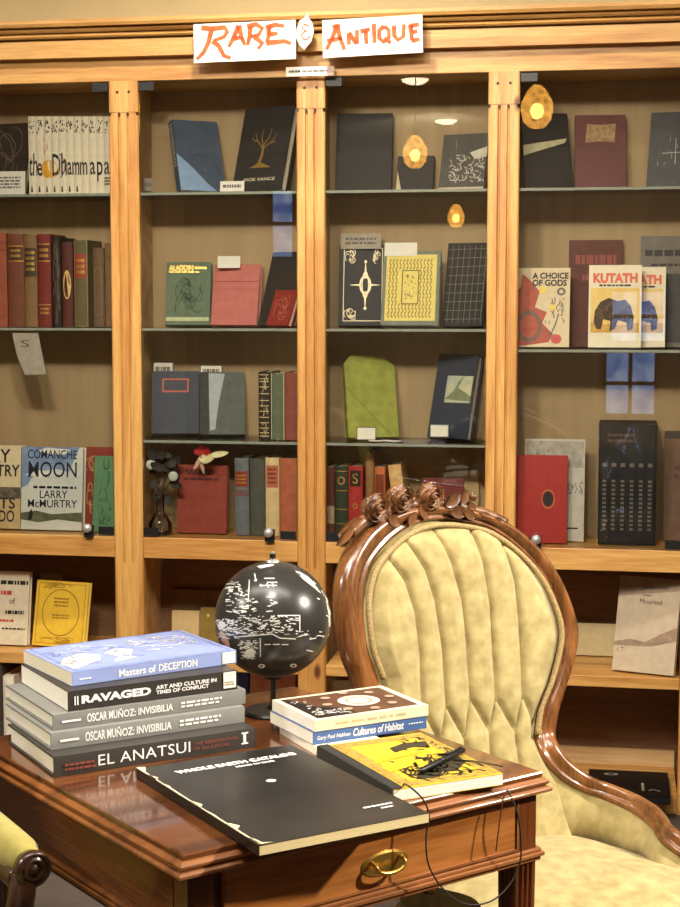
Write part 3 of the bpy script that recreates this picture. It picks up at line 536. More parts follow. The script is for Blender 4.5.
b = MB(); b.tube([(-.05, 0, .003), (-.02, .0, .003), (0, .02, .003), (.03, -.01, .003), (.05, .02, .003)], .0028); b.build('rod', mat((214, 210, 196), .15, .05), r, smooth=True)
# ---- third bay, ledge row
upright('book', 'dark maroon book at the left end of the ledge row by the middle post', 324, 334.5, 467, 'ledge', c_(96, 36, 32), spine=[('bands', mat((170, 150, 120), .6), [('R', 0, .2, 1, .45)])])
upright('book', 'dark green leather book with gilt medallion', 335, 348, 466, 'ledge', c_(40, 52, 38), spine=[('gilt', gilt, [('O', .5, .8, .3, .06, .6)] + gb((.93, .66, .4, .2)))])
upright('book', 'scarlet book with a black label', 348.5, 362.5, 466, 'ledge', c_(176, 44, 42), spine=[('label', INK, [('R', .12, .72, .88, .94)]), ('gilt', gilt, [('T', 'S', .3, .76, .7, .9), ('O', .5, .45, .18, .04, .6), ('O', .5, .25, .18, .04, .6), ('L', [(.3, .55), (.7, .6)], .001)])])
upright('book', 'slim tan book standing taller than its neighbours on the ledge', 365.5, 374, 452, 'ledge', c_(150, 110, 66), y=.11)
upright('book', 'orange cloth book with brown label on the ledge', 374.5, 385, 467, 'ledge', c_(206, 112, 62), spine=[('label', mat((130, 60, 34), .6), [('R', .1, .6, .9, .9)])])
upright('book', 'cream book tilting against the orange cloth one', 397, 410, 465, 'ledge', c_(226, 186, 120), y=.1, lean=-.13)
face('book', 'maroon book standing face out behind the armchair crest', 421, 462, 478, 'ledge', c_(110, 34, 28), t=.03, tilt=10, y=.11, front=[('label', mat((84, 22, 20), .6), [('F', .08, .08, .92, .92, .002)])])
face('book', 'pale tan book set behind the maroon one at the armchair crest', 452, 478, 470, 'ledge', c_(196, 172, 120), t=.015, tilt=5)
# ---- fourth bay, top shelf
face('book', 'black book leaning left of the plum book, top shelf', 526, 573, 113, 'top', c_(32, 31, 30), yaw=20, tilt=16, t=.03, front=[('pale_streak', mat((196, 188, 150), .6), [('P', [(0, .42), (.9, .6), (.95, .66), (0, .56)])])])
face('book', 'plum-coloured book with a gilt picture block, top shelf', 575, 626, 115, 'top', c_(104, 58, 56, .08), t=.028, tilt=12, yaw=5, front=[('gilt_block', mat((186, 150, 90), .5, .3, 60, col2=(130, 96, 60)), [('P', [(.2, .62), (.24, .88), (.5, .86), (.8, .88), (.78, .62), (.5, .64)])]), ('block_detail', mat((110, 76, 50), .6), [('B', .26, .65, .74, .85, 20, .002, 3)])])
face('book', 'slate grey book with thin white crossing lines, top shelf right', 646, 692, 112, 'top', c_(78, 80, 82), yaw=-14, tilt=14, t=.025, front=[('lines', mat((200, 200, 190), .5), [('L', [(.3, .45), (.9, .46)], .002), ('L', [(.6, .3), (.58, .65)], .002), ('B', .2, .3, .9, .7, 8, .0015, 2)])])
# ---- fourth bay, middle shelf
q = (268, 345, 515, 570)
face('book', 'cream paperback with a red flame and title A CHOICE OF GODS', 515, 569, 268, 'mid4', mat((226, 208, 168), .55, .06), t=.02, tilt=10, y=.1, kind='paper', front=[
    ('flame', mat((196, 92, 66), .6, .25, 50, col2=(170, 70, 52)), [('P', [(0, 0), (.62, .06), (.7, .16), (.5, .3), (.58, .44), (.36, .5), (.44, .7), (.24, .86), (.12, .92), (.08, .75), (0, .7)])]), ('dark_arc', mat((120, 92, 80), .6), [('O', .25, .26, .245, .2, .72)]),
    ('figures', mat((110, 104, 92), .6), [('B', .55, .3, .9, .62, 16, .004, 2), ('L', [(.62, .1), (.74, .28), (.8, .42)], .004), ('L', [(.58, .2), (.72, .14)], .003), ('O', .84, .7, .08, .05, .5)]), ('yellow_sun', mat((240, 210, 80), .5), [('E', .5, .72, .07, .05), ('E', .68, .5, .05, .04)]), ('red_seal', mat((206, 60, 50), .5), [('E', .76, .1, .1, .06)]),
    ('lettering', INK, [('T', 'A CHOICE', .3, .86, .97, .94, {'bold': .03}), ('T', 'OF GODS', .3, .77, .94, .85, {'bold': .03})])])
face('book', 'dark red book with raised red title behind the two front paperbacks', 568, 622, 240, 'mid4', c_(92, 44, 36), t=.02, tilt=6, front=[('lettering', mat((140, 60, 50), .6), [('X', .12, .74, .9, .9, 1, 7), ('X', .25, .6, .75, .7, 1, 8)])])
def kutath(lbl, uL, uR, vT, y, grp=None):
    face('paperback', lbl, uL, uR, vT, 'mid4', mat((236, 226, 196), .55, .05), t=.024, tilt=9, y=y, kind='paper', front=[
        ('picture', mat((232, 190, 84), .6, .2, 20, col2=(240, 214, 140)), [('R', .04, .18, .96, .72)]), ('horizon', mat((206, 160, 60), .6), [('P', [(.04, .18), (.96, .18), (.96, .3), (.5, .26), (.04, .3)])]),
        ('beast', mat((70, 50, 34), .7, .4, 80), [('P', [(.1, .3), (.12, .44), (.22, .55), (.38, .6), (.55, .56), (.7, .58), (.8, .5), (.86, .36), (.84, .22), (.74, .2), (.72, .3), (.56, .33), (.5, .22), (.4, .2), (.42, .32), (.28, .34), (.24, .22), (.16, .22)])]),
        ('beast_shading', mat((150, 110, 60), .7), [('B', .14, .34, .8, .56, 22, .0022, 4)]), ('beast_shadow', mat((30, 22, 16), .7), [('B', .16, .24, .84, .52, 18, .003, 7)]), ('title_print', mat((224, 92, 44), .5), [('T', 'KUTATH', .08, .78, .92, .9, {'bold': .05})]), ('lettering', INK, [('X', .2, .735, .8, .77, 1, 4)])])
kutath('front copy of the cream paperback titled KUTATH with a beast', 588, 641, 265, .07)
kutath('rear copy of the KUTATH paperback, mostly hidden at its right', 612, 665, 267, .125)
face('book', 'grey book with a dark figure at the right picture edge, middle shelf', 640, 693, 236, 'mid4', c_(116, 112, 102), t=.02, tilt=6, front=[('picture', mat((52, 56, 60), .6, .3, 40), [('R', .06, .04, .95, .66)]), ('lettering', INK, [('X', .08, .8, .98, .9, 1, 5), ('X', .2, .72, .9, .76, 1, 6)])])
# ---- fourth bay, ledge
face('book', 'white and grey book with black script behind the red medallion book', 524, 584, 439, 'ledge', mat((206, 202, 190), .6, .08), t=.02, tilt=5, y=.12, front=[('picture', mat((150, 146, 134), .6, .4, 40, col2=(196, 190, 176)), [('R', .02, .72, .98, .98)]), ('script', INK, [('L', [(.7, .5), (.75, .57), (.8, .5), (.84, .57), (.88, .5), (.92, .55), (.97, .48)], .003), ('B', .72, .46, .98, .6, 9, .003, 4), ('R', .68, .12, .9, .135), ('B', .2, .82, .5, .97, 6, .003, 8)])])
face('book', 'bright red book with a black oval medallion on its cover', 514, 566.5, 455, 'ledge', mat((176, 34, 30), .55, .08), t=.03, tilt=6, y=.065, front=[('medallion_ring', mat((206, 130, 60), .5), [('O', .64, .5, .13, .11, .86)]), ('medallion', INK, [('E', .64, .5, .1, .085)]), ('small_mark', mat((120, 30, 26), .5), [('L', [(.62, .72), (.64, .78), (.66, .74)], .0015)])])
a = at(598, 500, .075); b = at(656, 500, .075); h = at(627, 424, .075).z - .784; w = b.x - a.x
r = thing('boxed_set', 'black slipcased set of volumes wrapped in clear plastic on the ledge', 'box set', Matrix.Translation((a.x, .075, .784)))
MB().box(0, w, .008, .158, 0, .006).box(0, w, .008, .158, h - .006, h).box(0, .004, .008, .158, .006, h - .006).box(w - .004, w, .008, .158, .006, h - .006).box(.004, w - .004, .15, .158, .006, h - .006).build('slipcase', c_(26, 25, 24), r)
for i in range(6):
    x0 = .005 + (w - .01) * i / 6; x1 = .0045 + (w - .01) * (i + 1) / 6
    v = MB().box(x0, x1, .004, .145, .007, h - .007).build('volume', c_(36, 36, 38), r)
    bb = MB(); bb.flat = True; V, Fc = art([('X', .3, .1, .7, .55, 12, i), ('X', .25, .64, .75, .7, 1, i + 9)], x1 - x0, h); bb.add([(x0 + x * (x1 - x0), .0034, .007 + y * (h - .014)) for x, y in V], Fc); bb.build('lettering', mat((150, 140, 124), .5), v)
bb = MB(); bb.flat = True; V, Fc = art([('X', .15, .84, .6, .93, 2, 5)], w, h); bb.add([(x * w, .003, y * h) for x, y in V], Fc); bb.build('title_print', mat((110, 84, 70), .5), r)
b = MB(); MM = 12
for i in range(MM + 1):
    for j in range(MM + 1):
        b.v.append((-.004 + (w + .008) * i / MM, -.003 - .006 * noise.noise(Vector((i * .45, j * .4, 2))) - (.02 * (1 - j / 2.5) if j < 2.5 else 0), .0004 + (h + .004) * j / MM))
b.f = [(i * (MM + 1) + j, (i + 1) * (MM + 1) + j, (i + 1) * (MM + 1) + j + 1, i * (MM + 1) + j + 1) for i in range(MM) for j in range(MM)]
b.build('plastic_wrap', 'clear_plastic', r, smooth=True)
face('book', 'dusty brown book right of the slipcased set, cut by the picture edge', 664, 692, 431, 'ledge', c_(126, 96, 76), t=.02, tilt=7, front=[('lettering', mat((96, 60, 48), .6), [('X', .35, .55, .95, .7, 2, 5)]), ('dark_band', mat((60, 46, 40), .6), [('R', 0, .93, 1, 1)])])
# ---- lower open shelves
LB = .284
face('book', 'pale plain book lying back in shade between the armchair frame and the grey landscape book', 566, 616, 624, 'under', mat((196, 178, 132), .7, .08), t=.02, back=.29, tilt=4)
face('book', 'pale hardback with black and red title at far left of the lower shelf', -30, 27, 571, 'under', mat((206, 194, 166), .6, .1), t=.025, y=.09, tilt=9, front=[('lettering', INK, [('X', .5, .8, .98, .9, 1, 2), ('T', 'of', .66, .56, .76, .64), ('X', .6, .4, .92, .49, 1, 8), ('X', .55, .2, .95, .24, 1, 3)]), ('red_print', mat((176, 60, 44), .6), [('X', .3, .66, .7, .76, 1, 4), ('X', .4, .3, .75, .36, 1, 6)])])
face('book', 'mustard yellow book with an embossed oval medallion on the lower shelf', 32, 84, 581, 'under', mat((222, 182, 50), .6, .08), t=.02, y=.10, tilt=12, yaw=-9, front=[('embossing', mat((160, 120, 30), .6), [('F', .05, .04, .95, .96, .002), ('O', .5, .52, .36, .36, .95), ('X', .36, .6, .64, .76, 3, 5), ('X', .34, .42, .66, .5, 2, 6), ('V', .5, .1, .38, .05, .0015, 3), ('V', .5, .92, .38, .05, .0015, 4)])])
slip('grey slip tucked in the top of the mustard yellow book', 40, 62, 574.5, 588, .262, 0, mat((150, 134, 106), .7))
face('book', 'plain cream book against the back of the second lower bay', 172, 199, 611, 'under', mat((206, 182, 128), .7, .06), t=.02, back=LB, tilt=5)
face('book', 'olive gold book beside the plain cream one, behind the globe', 200.5, 226, 608, 'under', mat((136, 116, 50), .7, .1), t=.02, back=LB, tilt=5, front=[('spot', mat((220, 196, 110), .5), [('E', .3, .78, .05, .05)])])
face('book', 'tall dim brown book standing behind the cream and olive books', 173, 232, 590, 'under', c_(96, 66, 40), t=.012, back=.299, tilt=1)
face('book', 'pinkish picture book low on the shelf behind the globe stand', 248, 293, 674, 'base', mat((206, 130, 96), .6, .35, 18, col2=(226, 176, 140)), t=.02, tilt=8, y=.1)
face('book', 'blue book left of the pinkish one behind the globe stand', 222, 246.5, 671, 'base', mat((58, 78, 140), .6), t=.02, tilt=8, y=.1)
face('book', 'small white book on the base shelf behind the armchair frame', 331, 353, 681, 'base', mat((226, 216, 190), .6), t=.02, tilt=6, y=.08)
upright('book', 'white book standing on the base shelf left of the stacked art books', 3.5, 14.5, 676, 'base', mat((226, 218, 196), .6), y=.02, depth=.2)
upright('book', 'dark brown book at the left picture edge on the base shelf', -12, 3, 664, 'base', c_(52, 38, 30), y=.02, depth=.2)
face('book', 'tall grey landscape-cover book leaning on the lower right shelf', 612, 674, 577, 'under', mat((176, 158, 130), .6, .08), t=.02, y=.065, yaw=-17, tilt=15, front=[('upper_band', mat((140, 120, 96), .6), [('P', [(0, 1), (0, .78), (1, .88), (1, 1)])]), ('hills', mat((120, 94, 70), .6, .3, 50, col2=(150, 126, 100)), [('P', [(0, .3), (.25, .34), (.5, .32), (.75, .42), (1, .5), (1, .36), (.6, .28), (0, .26)])]), ('print', mat((60, 48, 38), .6), [('T', 'Mourned', .36, .72, .72, .77), ('X', .4, .8, .55, .82, 1, 3), ('X', .4, .88, .8, .91, 2, 4)]), ('lower_mark', INK, [('B', .02, .2, .2, .25, 8, .003, 3)])])
# ------------------------------------------------------------------ vase of dried stems, flower
p = at(160, 500, .055)
r = thing('vase', 'small clear glass vase holding dark dried stems and pale seed discs', 'vase', Matrix.Translation((p.x, .055, .784)))
VZ = lambda u, v: Vector((at(u, v, .055).x - p.x, 0, at(u, v, .055).z - .784))
MB().lathe([(0, .001), (.028, .001), (.036, .012), (.036, .035), (.024, .055), (.013, .07), (.012, .11), (.016, .125)], n=28).build('glass_body', 'clear_plastic', r, smooth=True)
DK = mat((44, 40, 34), .7); b = MB(); rr = random.Random(3)
for (u, v, dy) in ((151, 470, .01), (170, 462, -.01), (158, 452, .0), (176, 466, -.005), (153, 452, .01), (165, 470, .01), (154, 486, -.01)):
    e = VZ(u, v) + Vector((0, dy, 0)); b.tube(catmull([(0, 0, .012), (rr.uniform(-.004, .004), 0, .1), e * .7 + Vector((rr.uniform(-.01, .01), 0, .03)), e], 5), .0015, 6)
b.build('stems', mat((60, 48, 34), .7), r, smooth=True)
def leaf_mb(b, c, d, n, l, w, curl=.2):
    c, d, n = Vector(c), Vector(d).normalized(), Vector(n).normalized(); sd = d.cross(n).normalized(); n = sd.cross(d); vs = []; k = 8
    for i in range(k + 1):
        t = i / k; ww = w * sin(pi * min(1, t * .92 + .04)) ** .8; o = c + d * l * t + n * (curl * l * t * t)
        vs += [o - sd * ww / 2 + n * w * .12, o - n * w * .02, o + sd * ww / 2 + n * w * .12]
    b.add(vs, [(3 * i + q, 3 * i + q + 1, 3 * i + q + 4, 3 * i + q + 3) for i in range(k) for q in (0, 1)]); return b
for (u, v, a, l) in ((162, 457, 200, .04), (165, 470, 150, .045), (164, 464, 30, .03), (160, 480, 220, .04), (170, 482, -20, .045), (160, 490, 250, .035), (174, 464, 40, .035), (156, 460, 115, .04), (166, 495, 300, .035), (174, 474, 300, .03), (152, 458, 30, .035), (158, 456, 10, .04), (172, 456, 185, .04), (178, 462, 200, .035), (150, 474, 40, .05), (160, 462, -40, .05)):
    leaf_mb(MB(), VZ(u, v) + Vector((0, rr.uniform(-.02, .01), 0)), (cos(radians(a)), -.1, sin(radians(a))), (0, -1, .3), l, .026).build('leaf', DK, r, smooth=True)
for (u, v, q) in ((153, 464, .016), (175, 475.5, .0155)):
    MB().lathe([(0, -.001), (q * .8, -.0012), (q, 0), (q * .8, .0012), (0, .001)], VZ(u, v) + Vector((0, -.022, 0)), 20, (.2, -1, .15)).build('seed_disc', mat((186, 190, 176), .4, .2, 60), r, smooth=True)
p = at(205, 460, .1)
r = thing('artificial_flower', 'red and cream petal flower hanging under the low glass shelf over the brick red book', 'flower', Matrix.Translation((p.x, .06, 1.022)))
q = lambda u, v: (at(u, v, .06).x - p.x, 0, at(u, v, .06).z - 1.035)
RED = mat((190, 40, 36), .6); CRM = mat((226, 220, 170), .6)
for a in (140, 100, 170, 60, 20): leaf_mb(MB(), q(203, 449), (cos(radians(a)), -.15, .5 * sin(radians(a))), (0, -1, .6), .028, .02, .1).build('red_petal', RED, r, smooth=True)
leaf_mb(MB(), q(199, 453), (.9, -.1, -.25), (0, -1, .5), .055, .034, .5).build('cream_petal', CRM, r, smooth=True)
leaf_mb(MB(), q(208, 452), (1, 0, .18), (0, -1, .3), .066, .02, .02).build('cream_petal', CRM, r, smooth=True)
leaf_mb(MB(), q(202, 451), (-.45, -.2, -1), (0, -1, .4), .05, .014, .2).build('ribbon', mat((186, 150, 120), .6), r, smooth=True)
leaf_mb(MB(), q(200, 452), (.25, -.2, -1), (0, -1, .4), .055, .012, -.2).build('ribbon', mat((196, 166, 136), .6), r, smooth=True)
MB().tube(catmull([q(203, 449), (-.0, .02, .02), (-.02, .04, .035)], 5), .0015, 6).build('stem', mat((60, 84, 50), .6), r, smooth=True)
# ================================================================== THE SIDE TABLE
TH = radians(45.8); E1 = Vector((cos(TH), sin(TH), 0)); E2 = Vector((-sin(TH), cos(TH), 0)); P0 = Vector((-.567, -2.659, 0))
TW, TD, TZ = .656, .70, .76
tb = thing('side_table', 'polished mahogany side table with moulded top, drawer and fluted legs', 'table', Matrix.Translation(P0 + E1 * TW / 2 + E2 * TD / 2) @ Matrix.Rotation(TH, 4, 'Z'))
hx, hy = TW / 2, TD / 2
def rings(b, rs, cap=True):
    o = len(b.v)
    for off, z in rs: b.v += [(-hx - off, -hy - off, z), (hx + off, -hy - off, z), (hx + off, hy + off, z), (-hx - off, hy + off, z)]
    n = len(rs); b.f += [(o + 4 * i + k, o + 4 * i + (k + 1) % 4, o + 4 * i + 4 + (k + 1) % 4, o + 4 * i + 4 + k) for i in range(n - 1) for k in range(4)]
    if cap: b.f += [(o + 3, o + 2, o + 1, o), tuple(o + 4 * (n - 1) + k for k in range(4))]
    return b
top = rings(MB(), [(-.02, .7525), (.0, .7525), (.0, .758), (-.0015, TZ), (-.0025, TZ)]).build('tabletop', 'mahogany_x', tb)
rings(MB(), [(-.02, .7285), (.008, .7285), (.0115, .7305), (.0115, .7345), (.008, .7375), (.004, .7385), (.004, .7395), (.008, .7425), (.0085, .7465), (.004, .750), (-.001, .7515), (-.001, .7524), (-.02, .7524)]).build('moulded_edge', 'edge_wood', tb, bevel=.001)
LEG = .042
def apron(x0, x1, y0, y1): return MB().box(x0, x1, y0, y1, .617, .7284)
i_ = .012
apron(-hx + LEG, hx - LEG, -hy + i_, -hy + i_ + .018).build('front_apron', 'mahogany_x', tb)
apron(-hx + LEG, hx - LEG, hy - i_ - .018, hy - i_).build('back_apron', 'mahogany_x', tb)
apron(-hx + i_ - .004, -hx + i_ + .014, -hy + LEG, hy - LEG).build('side_apron', 'mahogany_y', tb); apron(hx - i_ - .014, hx - i_ + .004, -hy + LEG, hy - LEG).build('side_apron', 'mahogany_y', tb)
b = MB()
for z0, z1, o in ((.617, .624, -.0005), (.6245, .631, .004), (.6315, .637, .0)):
    q = .05
    b.box(-hx - o, hx + o, -hy - o, -hy + q - .02, z0, z1); b.box(-hx - o, hx + o, hy - q + .02, hy + o, z0, z1); b.box(-hx - o, -hx + q - .02, -hy + q - .02, hy - q + .02, z0, z1); b.box(hx - q + .02, hx + o, -hy + q - .02, hy - q + .02, z0, z1)
b.build('lower_moulding', 'edge_wood', tb, bevel=.0012)
for sx in (-1, 1):
    for sy in (-1, 1):
        a = LEG / 2; poly = []
        def side(n=3):
            pts = [(-a, 0)]
            for k in range(n):
                c = -a + LEG * (k + 1) / (n + 1) ; g = LEG * .09
                pts += [(c - g, 0), (c - g * .6, .0035), (c + g * .6, .0035), (c + g, 0)]
            return pts
        for k in range(4):
            an = k * pi / 2
            for x, d in side(): y = -a + d; poly.append((x * cos(an) - y * sin(an), x * sin(an) + y * cos(an)))
        b = MB(); cx, cy = sx * (hx - .009 - LEG / 2), sy * (hy - .004 - LEG / 2); n = len(poly); zs = [(0, .55), (.3, .85), (.617, 1)]
        for z, k in zs: b.v += [(cx + x * k, cy + y * k, z) for x, y in poly]
        b.f += [(r_ * n + i, r_ * n + (i + 1) % n, (r_ + 1) * n + (i + 1) % n, (r_ + 1) * n + i) for r_ in range(2) for i in range(n)] + [tuple(range(n))[::-1]]
        b.box(cx - a, cx + a, cy - a, cy + a, .6375, .7284)
        b.build('leg', 'mahogany_z', tb)
yf = -hy + i_
dr = MB().box(-hx + .066, hx - .046, yf - .007, yf - .0005, .6395, .724).build('drawer', 'veneer', tb, bevel=.002)
b = MB(); x0, x1, z0, z1 = -hx + .066, hx - .046, .6395, .724
b.box(x0, x1, yf - .0095, yf - .0072, z0, z0 + .004).box(x0, x1, yf - .0095, yf - .0072, z1 - .004, z1).box(x0, x0 + .004, yf - .0095, yf - .0072, z0 + .004, z1 - .004).box(x1 - .004, x1, yf - .0095, yf - .0072, z0 + .004, z1 - .004)
b.build('bead_frame', 'edge_wood', dr)
BRASS = mat((214, 172, 84), .28, .1, 30, metal=.9)
hc = .345 - hx; zc = .676
pl = MB().lathe([(0, -.001), (.02, -.001), (.0205, .0005), (.017, .002), (0, .0022)], (0, 0, 0), 36, (0, -1, 0))
pl.v = [(hc + x * 2.1, yf - .0078 + y, zc + z * .9) for x, y, z in pl.v]; hb = pl.build('drawer_pull', BRASS, dr, smooth=False)
b = MB(); b.tube(catmull([(hc - .026, yf - .011, zc + .006), (hc - .027, yf - .022, zc + .003), (hc - .02, yf - .025, zc - .006), (hc, yf - .026, zc - .010), (hc + .02, yf - .025, zc - .006), (hc + .027, yf - .022, zc + .003), (hc + .026, yf - .011, zc + .006)], 6), .0032, 8); b.build('bail_handle', BRASS, hb, smooth=True)
# ------------------------------------------------------------------ things on the table
def frame(X, Y, Zv, T): return Matrix(((X.x, Y.x, Zv.x, T.x), (X.y, Y.y, Zv.y, T.y), (X.z, Y.z, Zv.z, T.z), (0, 0, 0, 1)))
def lay(name, label, u, v, zb, ang, h, w, t, cover, **kw):
    """a book lying flat, spine to the room; (u, v) is where the lower left end of its spine shows"""
    fl = onz(u, v, zb); a = radians(ang); d = Vector((cos(a), sin(a), 0)); pr = Vector((-sin(a), cos(a), 0)); fr_ = fl + d * h
    return make_book(name, label, frame(pr, Vector((0, 0, -1)), -d, fr_ + Vector((0, 0, t))), w, h, t, cover, lying=True, **kw)
def lay2(name, label, u, v, zb, ang, h, w, t, cover, **kw):
    """a book lying flat, its spine on the left"""
    bl = onz(u, v, zb); a = radians(ang); d = Vector((cos(a), sin(a), 0)); pr = Vector((-sin(a), cos(a), 0))
    return make_book(name, label, frame(d, Vector((0, 0, -1)), pr, bl + Vector((0, 0, t))), w, h, t, cover, **kw)
ST = 'art books stacked on the table'
sx = lambda u, a, b: (u - a) / (b - a)
LW = LWHITE; GREY = mat((134, 134, 130), .5, .06)
z = TZ + .0004
def tx(s, u0, u1, y0, y1, a, b, **k): return ('T', s, sx(u0, a, b), y0, sx(u1, a, b), y1, k)
A = (54, 255)
lay('art_book', 'black art book titled EL ANATSUI at the bottom of the stack', 54, 777.5, z, 39.5, .351, .228, .0325, mat((58, 56, 52), .4, .06), pages=PAGEW, bulge=.001, group=ST, spine=[
    ('title_print', LW, [tx('EL ANATSUI', 96, 187, .26, .8, *A, spc=1.05), ('L', [(sx(243.5, *A), .28), (sx(243.5, *A), .82)], .005), ('R', sx(240, *A), .24, sx(247, *A), .32), ('R', sx(240, *A), .78, sx(247, *A), .86)]),
    ('red_print', mat((140, 70, 58), .5), [tx('THE REINVENTION', 190, 236, .56, .74, *A), tx('OF SCULPTURE', 190, 227, .3, .47, *A), ('X', sx(64, *A), .22, sx(94, *A), .66, 2, 3)])])
z += .0331; A = (52, 243)
oscar = lambda: [('title_print', LW, [tx('OSCAR MU', 84, 113, .24, .8, *A, bold=.02), tx('\u00d1OZ: INVISIBILIA', 113.6, 168, .24, .84, *A, bold=.02), ('X', sx(176, *A), .3, sx(218, *A), .78, 2, 8), ('R', sx(60, *A), .42, sx(78, *A), .56)])]
lay('art_book', 'grey art book titled INVISIBILIA directly on the black bottom one', 51, 750.5, z, 40, .342, .222, .0275, GREY, pages=PAGEW, bulge=.001, group=ST, spine=oscar())
z += .0281
lay('art_book', 'grey art book titled INVISIBILIA directly under the RAVAGED book', 53, 730.5, z, 40, .342, .232, .025, mat((126, 126, 122), .5, .06), pages=PAGEW, bulge=.001, group=ST, spine=oscar())
z += .0256; A = (70, 240)
STK = mat((236, 232, 214), .6, .03)
lay('art_book', 'charcoal book titled RAVAGED, second from the top of the stack', 68, 711.5, z, 40, .302, .225, .032, mat((50, 46, 42), .45, .06), pages=PAGEW, kind='paper', group=ST, spine=[
    ('title_print', LW, [tx('RAVAGED', 83, 151, .3, .72, *A, bold=.05), tx('ART AND CULTURE IN', 156, 218, .53, .74, *A, bold=.03), tx('TIMES OF CONFLICT', 156, 210, .28, .48, *A, bold=.03), ('R', sx(76, *A), .28, sx(77.2, *A), .74), ('R', sx(78.5, *A), .28, sx(79.7, *A), .74)]),
    ('price_sticker', STK, [('R', sx(225, *A), .12, sx(238, *A), .98)]), ('sticker_print', mat((120, 110, 96), .6), [('X', sx(226, *A), .25, sx(237, *A), .5, 2, 3)])])
z += .0326; A = (73, 237)
LAV = mat((140, 156, 206), .45, .12, 12)
lay('art_book', 'lavender blue paperback titled Masters of DECEPTION on top of the stack', 72, 686.5, z, 43.3, .306, .203, .023, LAV, pages=PAGES, kind='paper', group=ST, spine=[
    ('title_print', LW, [tx('Masters of', 118, 154, .2, .74, *A, bold=.02), tx('DECEPTION', 157, 196, .2, .74, *A, bold=.02), ('X', sx(80, *A), .34, sx(91, *A), .56, 1, 4)]), ('price_sticker', STK, [('R', sx(222, *A), .1, sx(235, *A), .95)])],
    front=[('pale_landscape', mat((214, 210, 200), .5, .2, 40, col2=(232, 226, 206)), [('P', [(.1, .96), (.3, .98), (.5, .9), (.62, .78), (.46, .7), (.3, .74), (.2, .84)]), ('P', [(.3, .62), (.5, .66), (.62, .55), (.5, .48), (.34, .54)]), ('P', [(.16, .7), (.26, .66), (.3, .56), (.2, .55)])]), ('script', mat((226, 226, 226), .5), [('B', .36, .08, .86, .44, 34, .005, 3), ('B', .64, .5, .9, .9, 12, .004, 8)]), ('shading', mat((96, 108, 160), .5), [('B', .2, .5, .8, .95, 20, .003, 5), ('F', .02, .03, .98, .97, .0015)])])
lay('book', 'shiny black book lying flat on the base shelf behind the armchair frame', 588, 800.5, .0616, 0.5, .235, .245, .022, mat((24, 22, 20), .2, .1), front=[('print', mat((150, 140, 120), .4), [('O', .82, .72, .05, .09, .6), ('X', .2, .3, .5, .36, 1, 4), ('L', [(.2, .12), (.26, .2), (.22, .26)], .004)])])
# second little stack
z = TZ + .0004; A = (314, 430)
lay('paperback', 'white softcover book at the bottom of the short stack beside the globe', 316, 755.5, z, 35.5, .12, .15, .0135, mat((232, 224, 202), .6, .04), pages=PAGEW, kind='paper')
z += .014
lay('paperback', 'blue-spined paperback titled Cultures of Habitat in the short stack', 313, 745, z, 38.5, .219, .16, .021, mat((70, 104, 158), .45, .06), pages=PAGEW, kind='paper', spine=[('title_print', LW, [tx('Cultures of Habitat', 354, 406, .22, .86, *A, bold=.02, shear=.2), tx('Gary Paul Nabhan', 318, 351, .24, .66, *A, bold=.01, shear=.15), ('X', sx(411, *A), .5, sx(427, *A), .66, 1, 3)])])
z += .0216; A = (316, 432)
lay('paperback', 'cream paperback with a brown cover and white circle on the short stack', 315, 732, z, 38.5, .219, .16, .0185, mat((232, 220, 188), .5, .04), pages=PAGEW, kind='paper', spine=[('title_print', mat((190, 178, 140), .6), [('X', sx(336, *A), .3, sx(408, *A), .7, 1, 6)])],
    front=[('brown_panel', mat((92, 62, 46), .45, .2, 30), [('R', .07, .06, .93, .95)]), ('dark_panel', mat((36, 30, 28), .5), [('P', [(.07, .95), (.07, .6), (.3, .62), (.5, .8), (.93, .92), (.93, .95)])]), ('print', LW, [('B', .1, .64, .3, .92, 22, .003, 2), ('B', .3, .8, .8, .93, 14, .003, 4)]), ('white_circle', mat((226, 214, 194), .5, .2, 60), [('E', .5, .42, .22, .17)]), ('dot_pattern', mat((176, 150, 128), .5), [('E', .5 + .36 * cos(q * pi / 4), .42 + .28 * sin(q * pi / 4), .05, .04) for q in range(8)] + [('O', .5, .42, .15, .11, .8)])])
# catalogue
t = .0148
cat_m = mat((26, 25, 24), .3, .3, 9, col2=(44, 42, 39))
lay2('catalog', 'large worn black magazine titled WHOLE EARTH CATALOG overhanging the table front', 259, 856.5, TZ + .0004, 40.4, .412, .273, t, cat_m, pages=mat((236, 216, 158), .85, .08, 200, .3, stretch=(.03, 8, .03)), kind='paper', front=[
    ('title_print', LW, [('T', 'WHOLE EARTH CATALOG', .16, .855, .93, .895, {'bold': .06}), ('T', 'access to tools', .5, .815, .75, .84, {'bold': .03})]), ('small_disc', mat((226, 224, 214), .5), [('E', .55, .6, .03, .018)]), ('corner_print', LW, [('X', .74, .14, .92, .165, 1, 7), ('X', .82, .11, .9, .132, 1, 3)]),
    ('worn_edge', mat((222, 208, 170), .8), [('P', [(0, 0), (.012, .0), (.01, .3), (.016, .34), (.008, .4), (.012, .7), (.02, .72), (.008, .76), (.012, .93), (.05, .99), (.02, 1), (0, 1)]), ('P', [(.0, .16), (.05, .2), (.02, .24), (0, .25)]), ('P', [(0, .44), (.035, .47), (.012, .52), (0, .53)]), ('P', [(0, .82), (.03, .84), (.01, .88), (0, .9)]), ('P', [(0, .0), (.08, .0), (.03, .012), (.02, .06), (0, .08)])])])
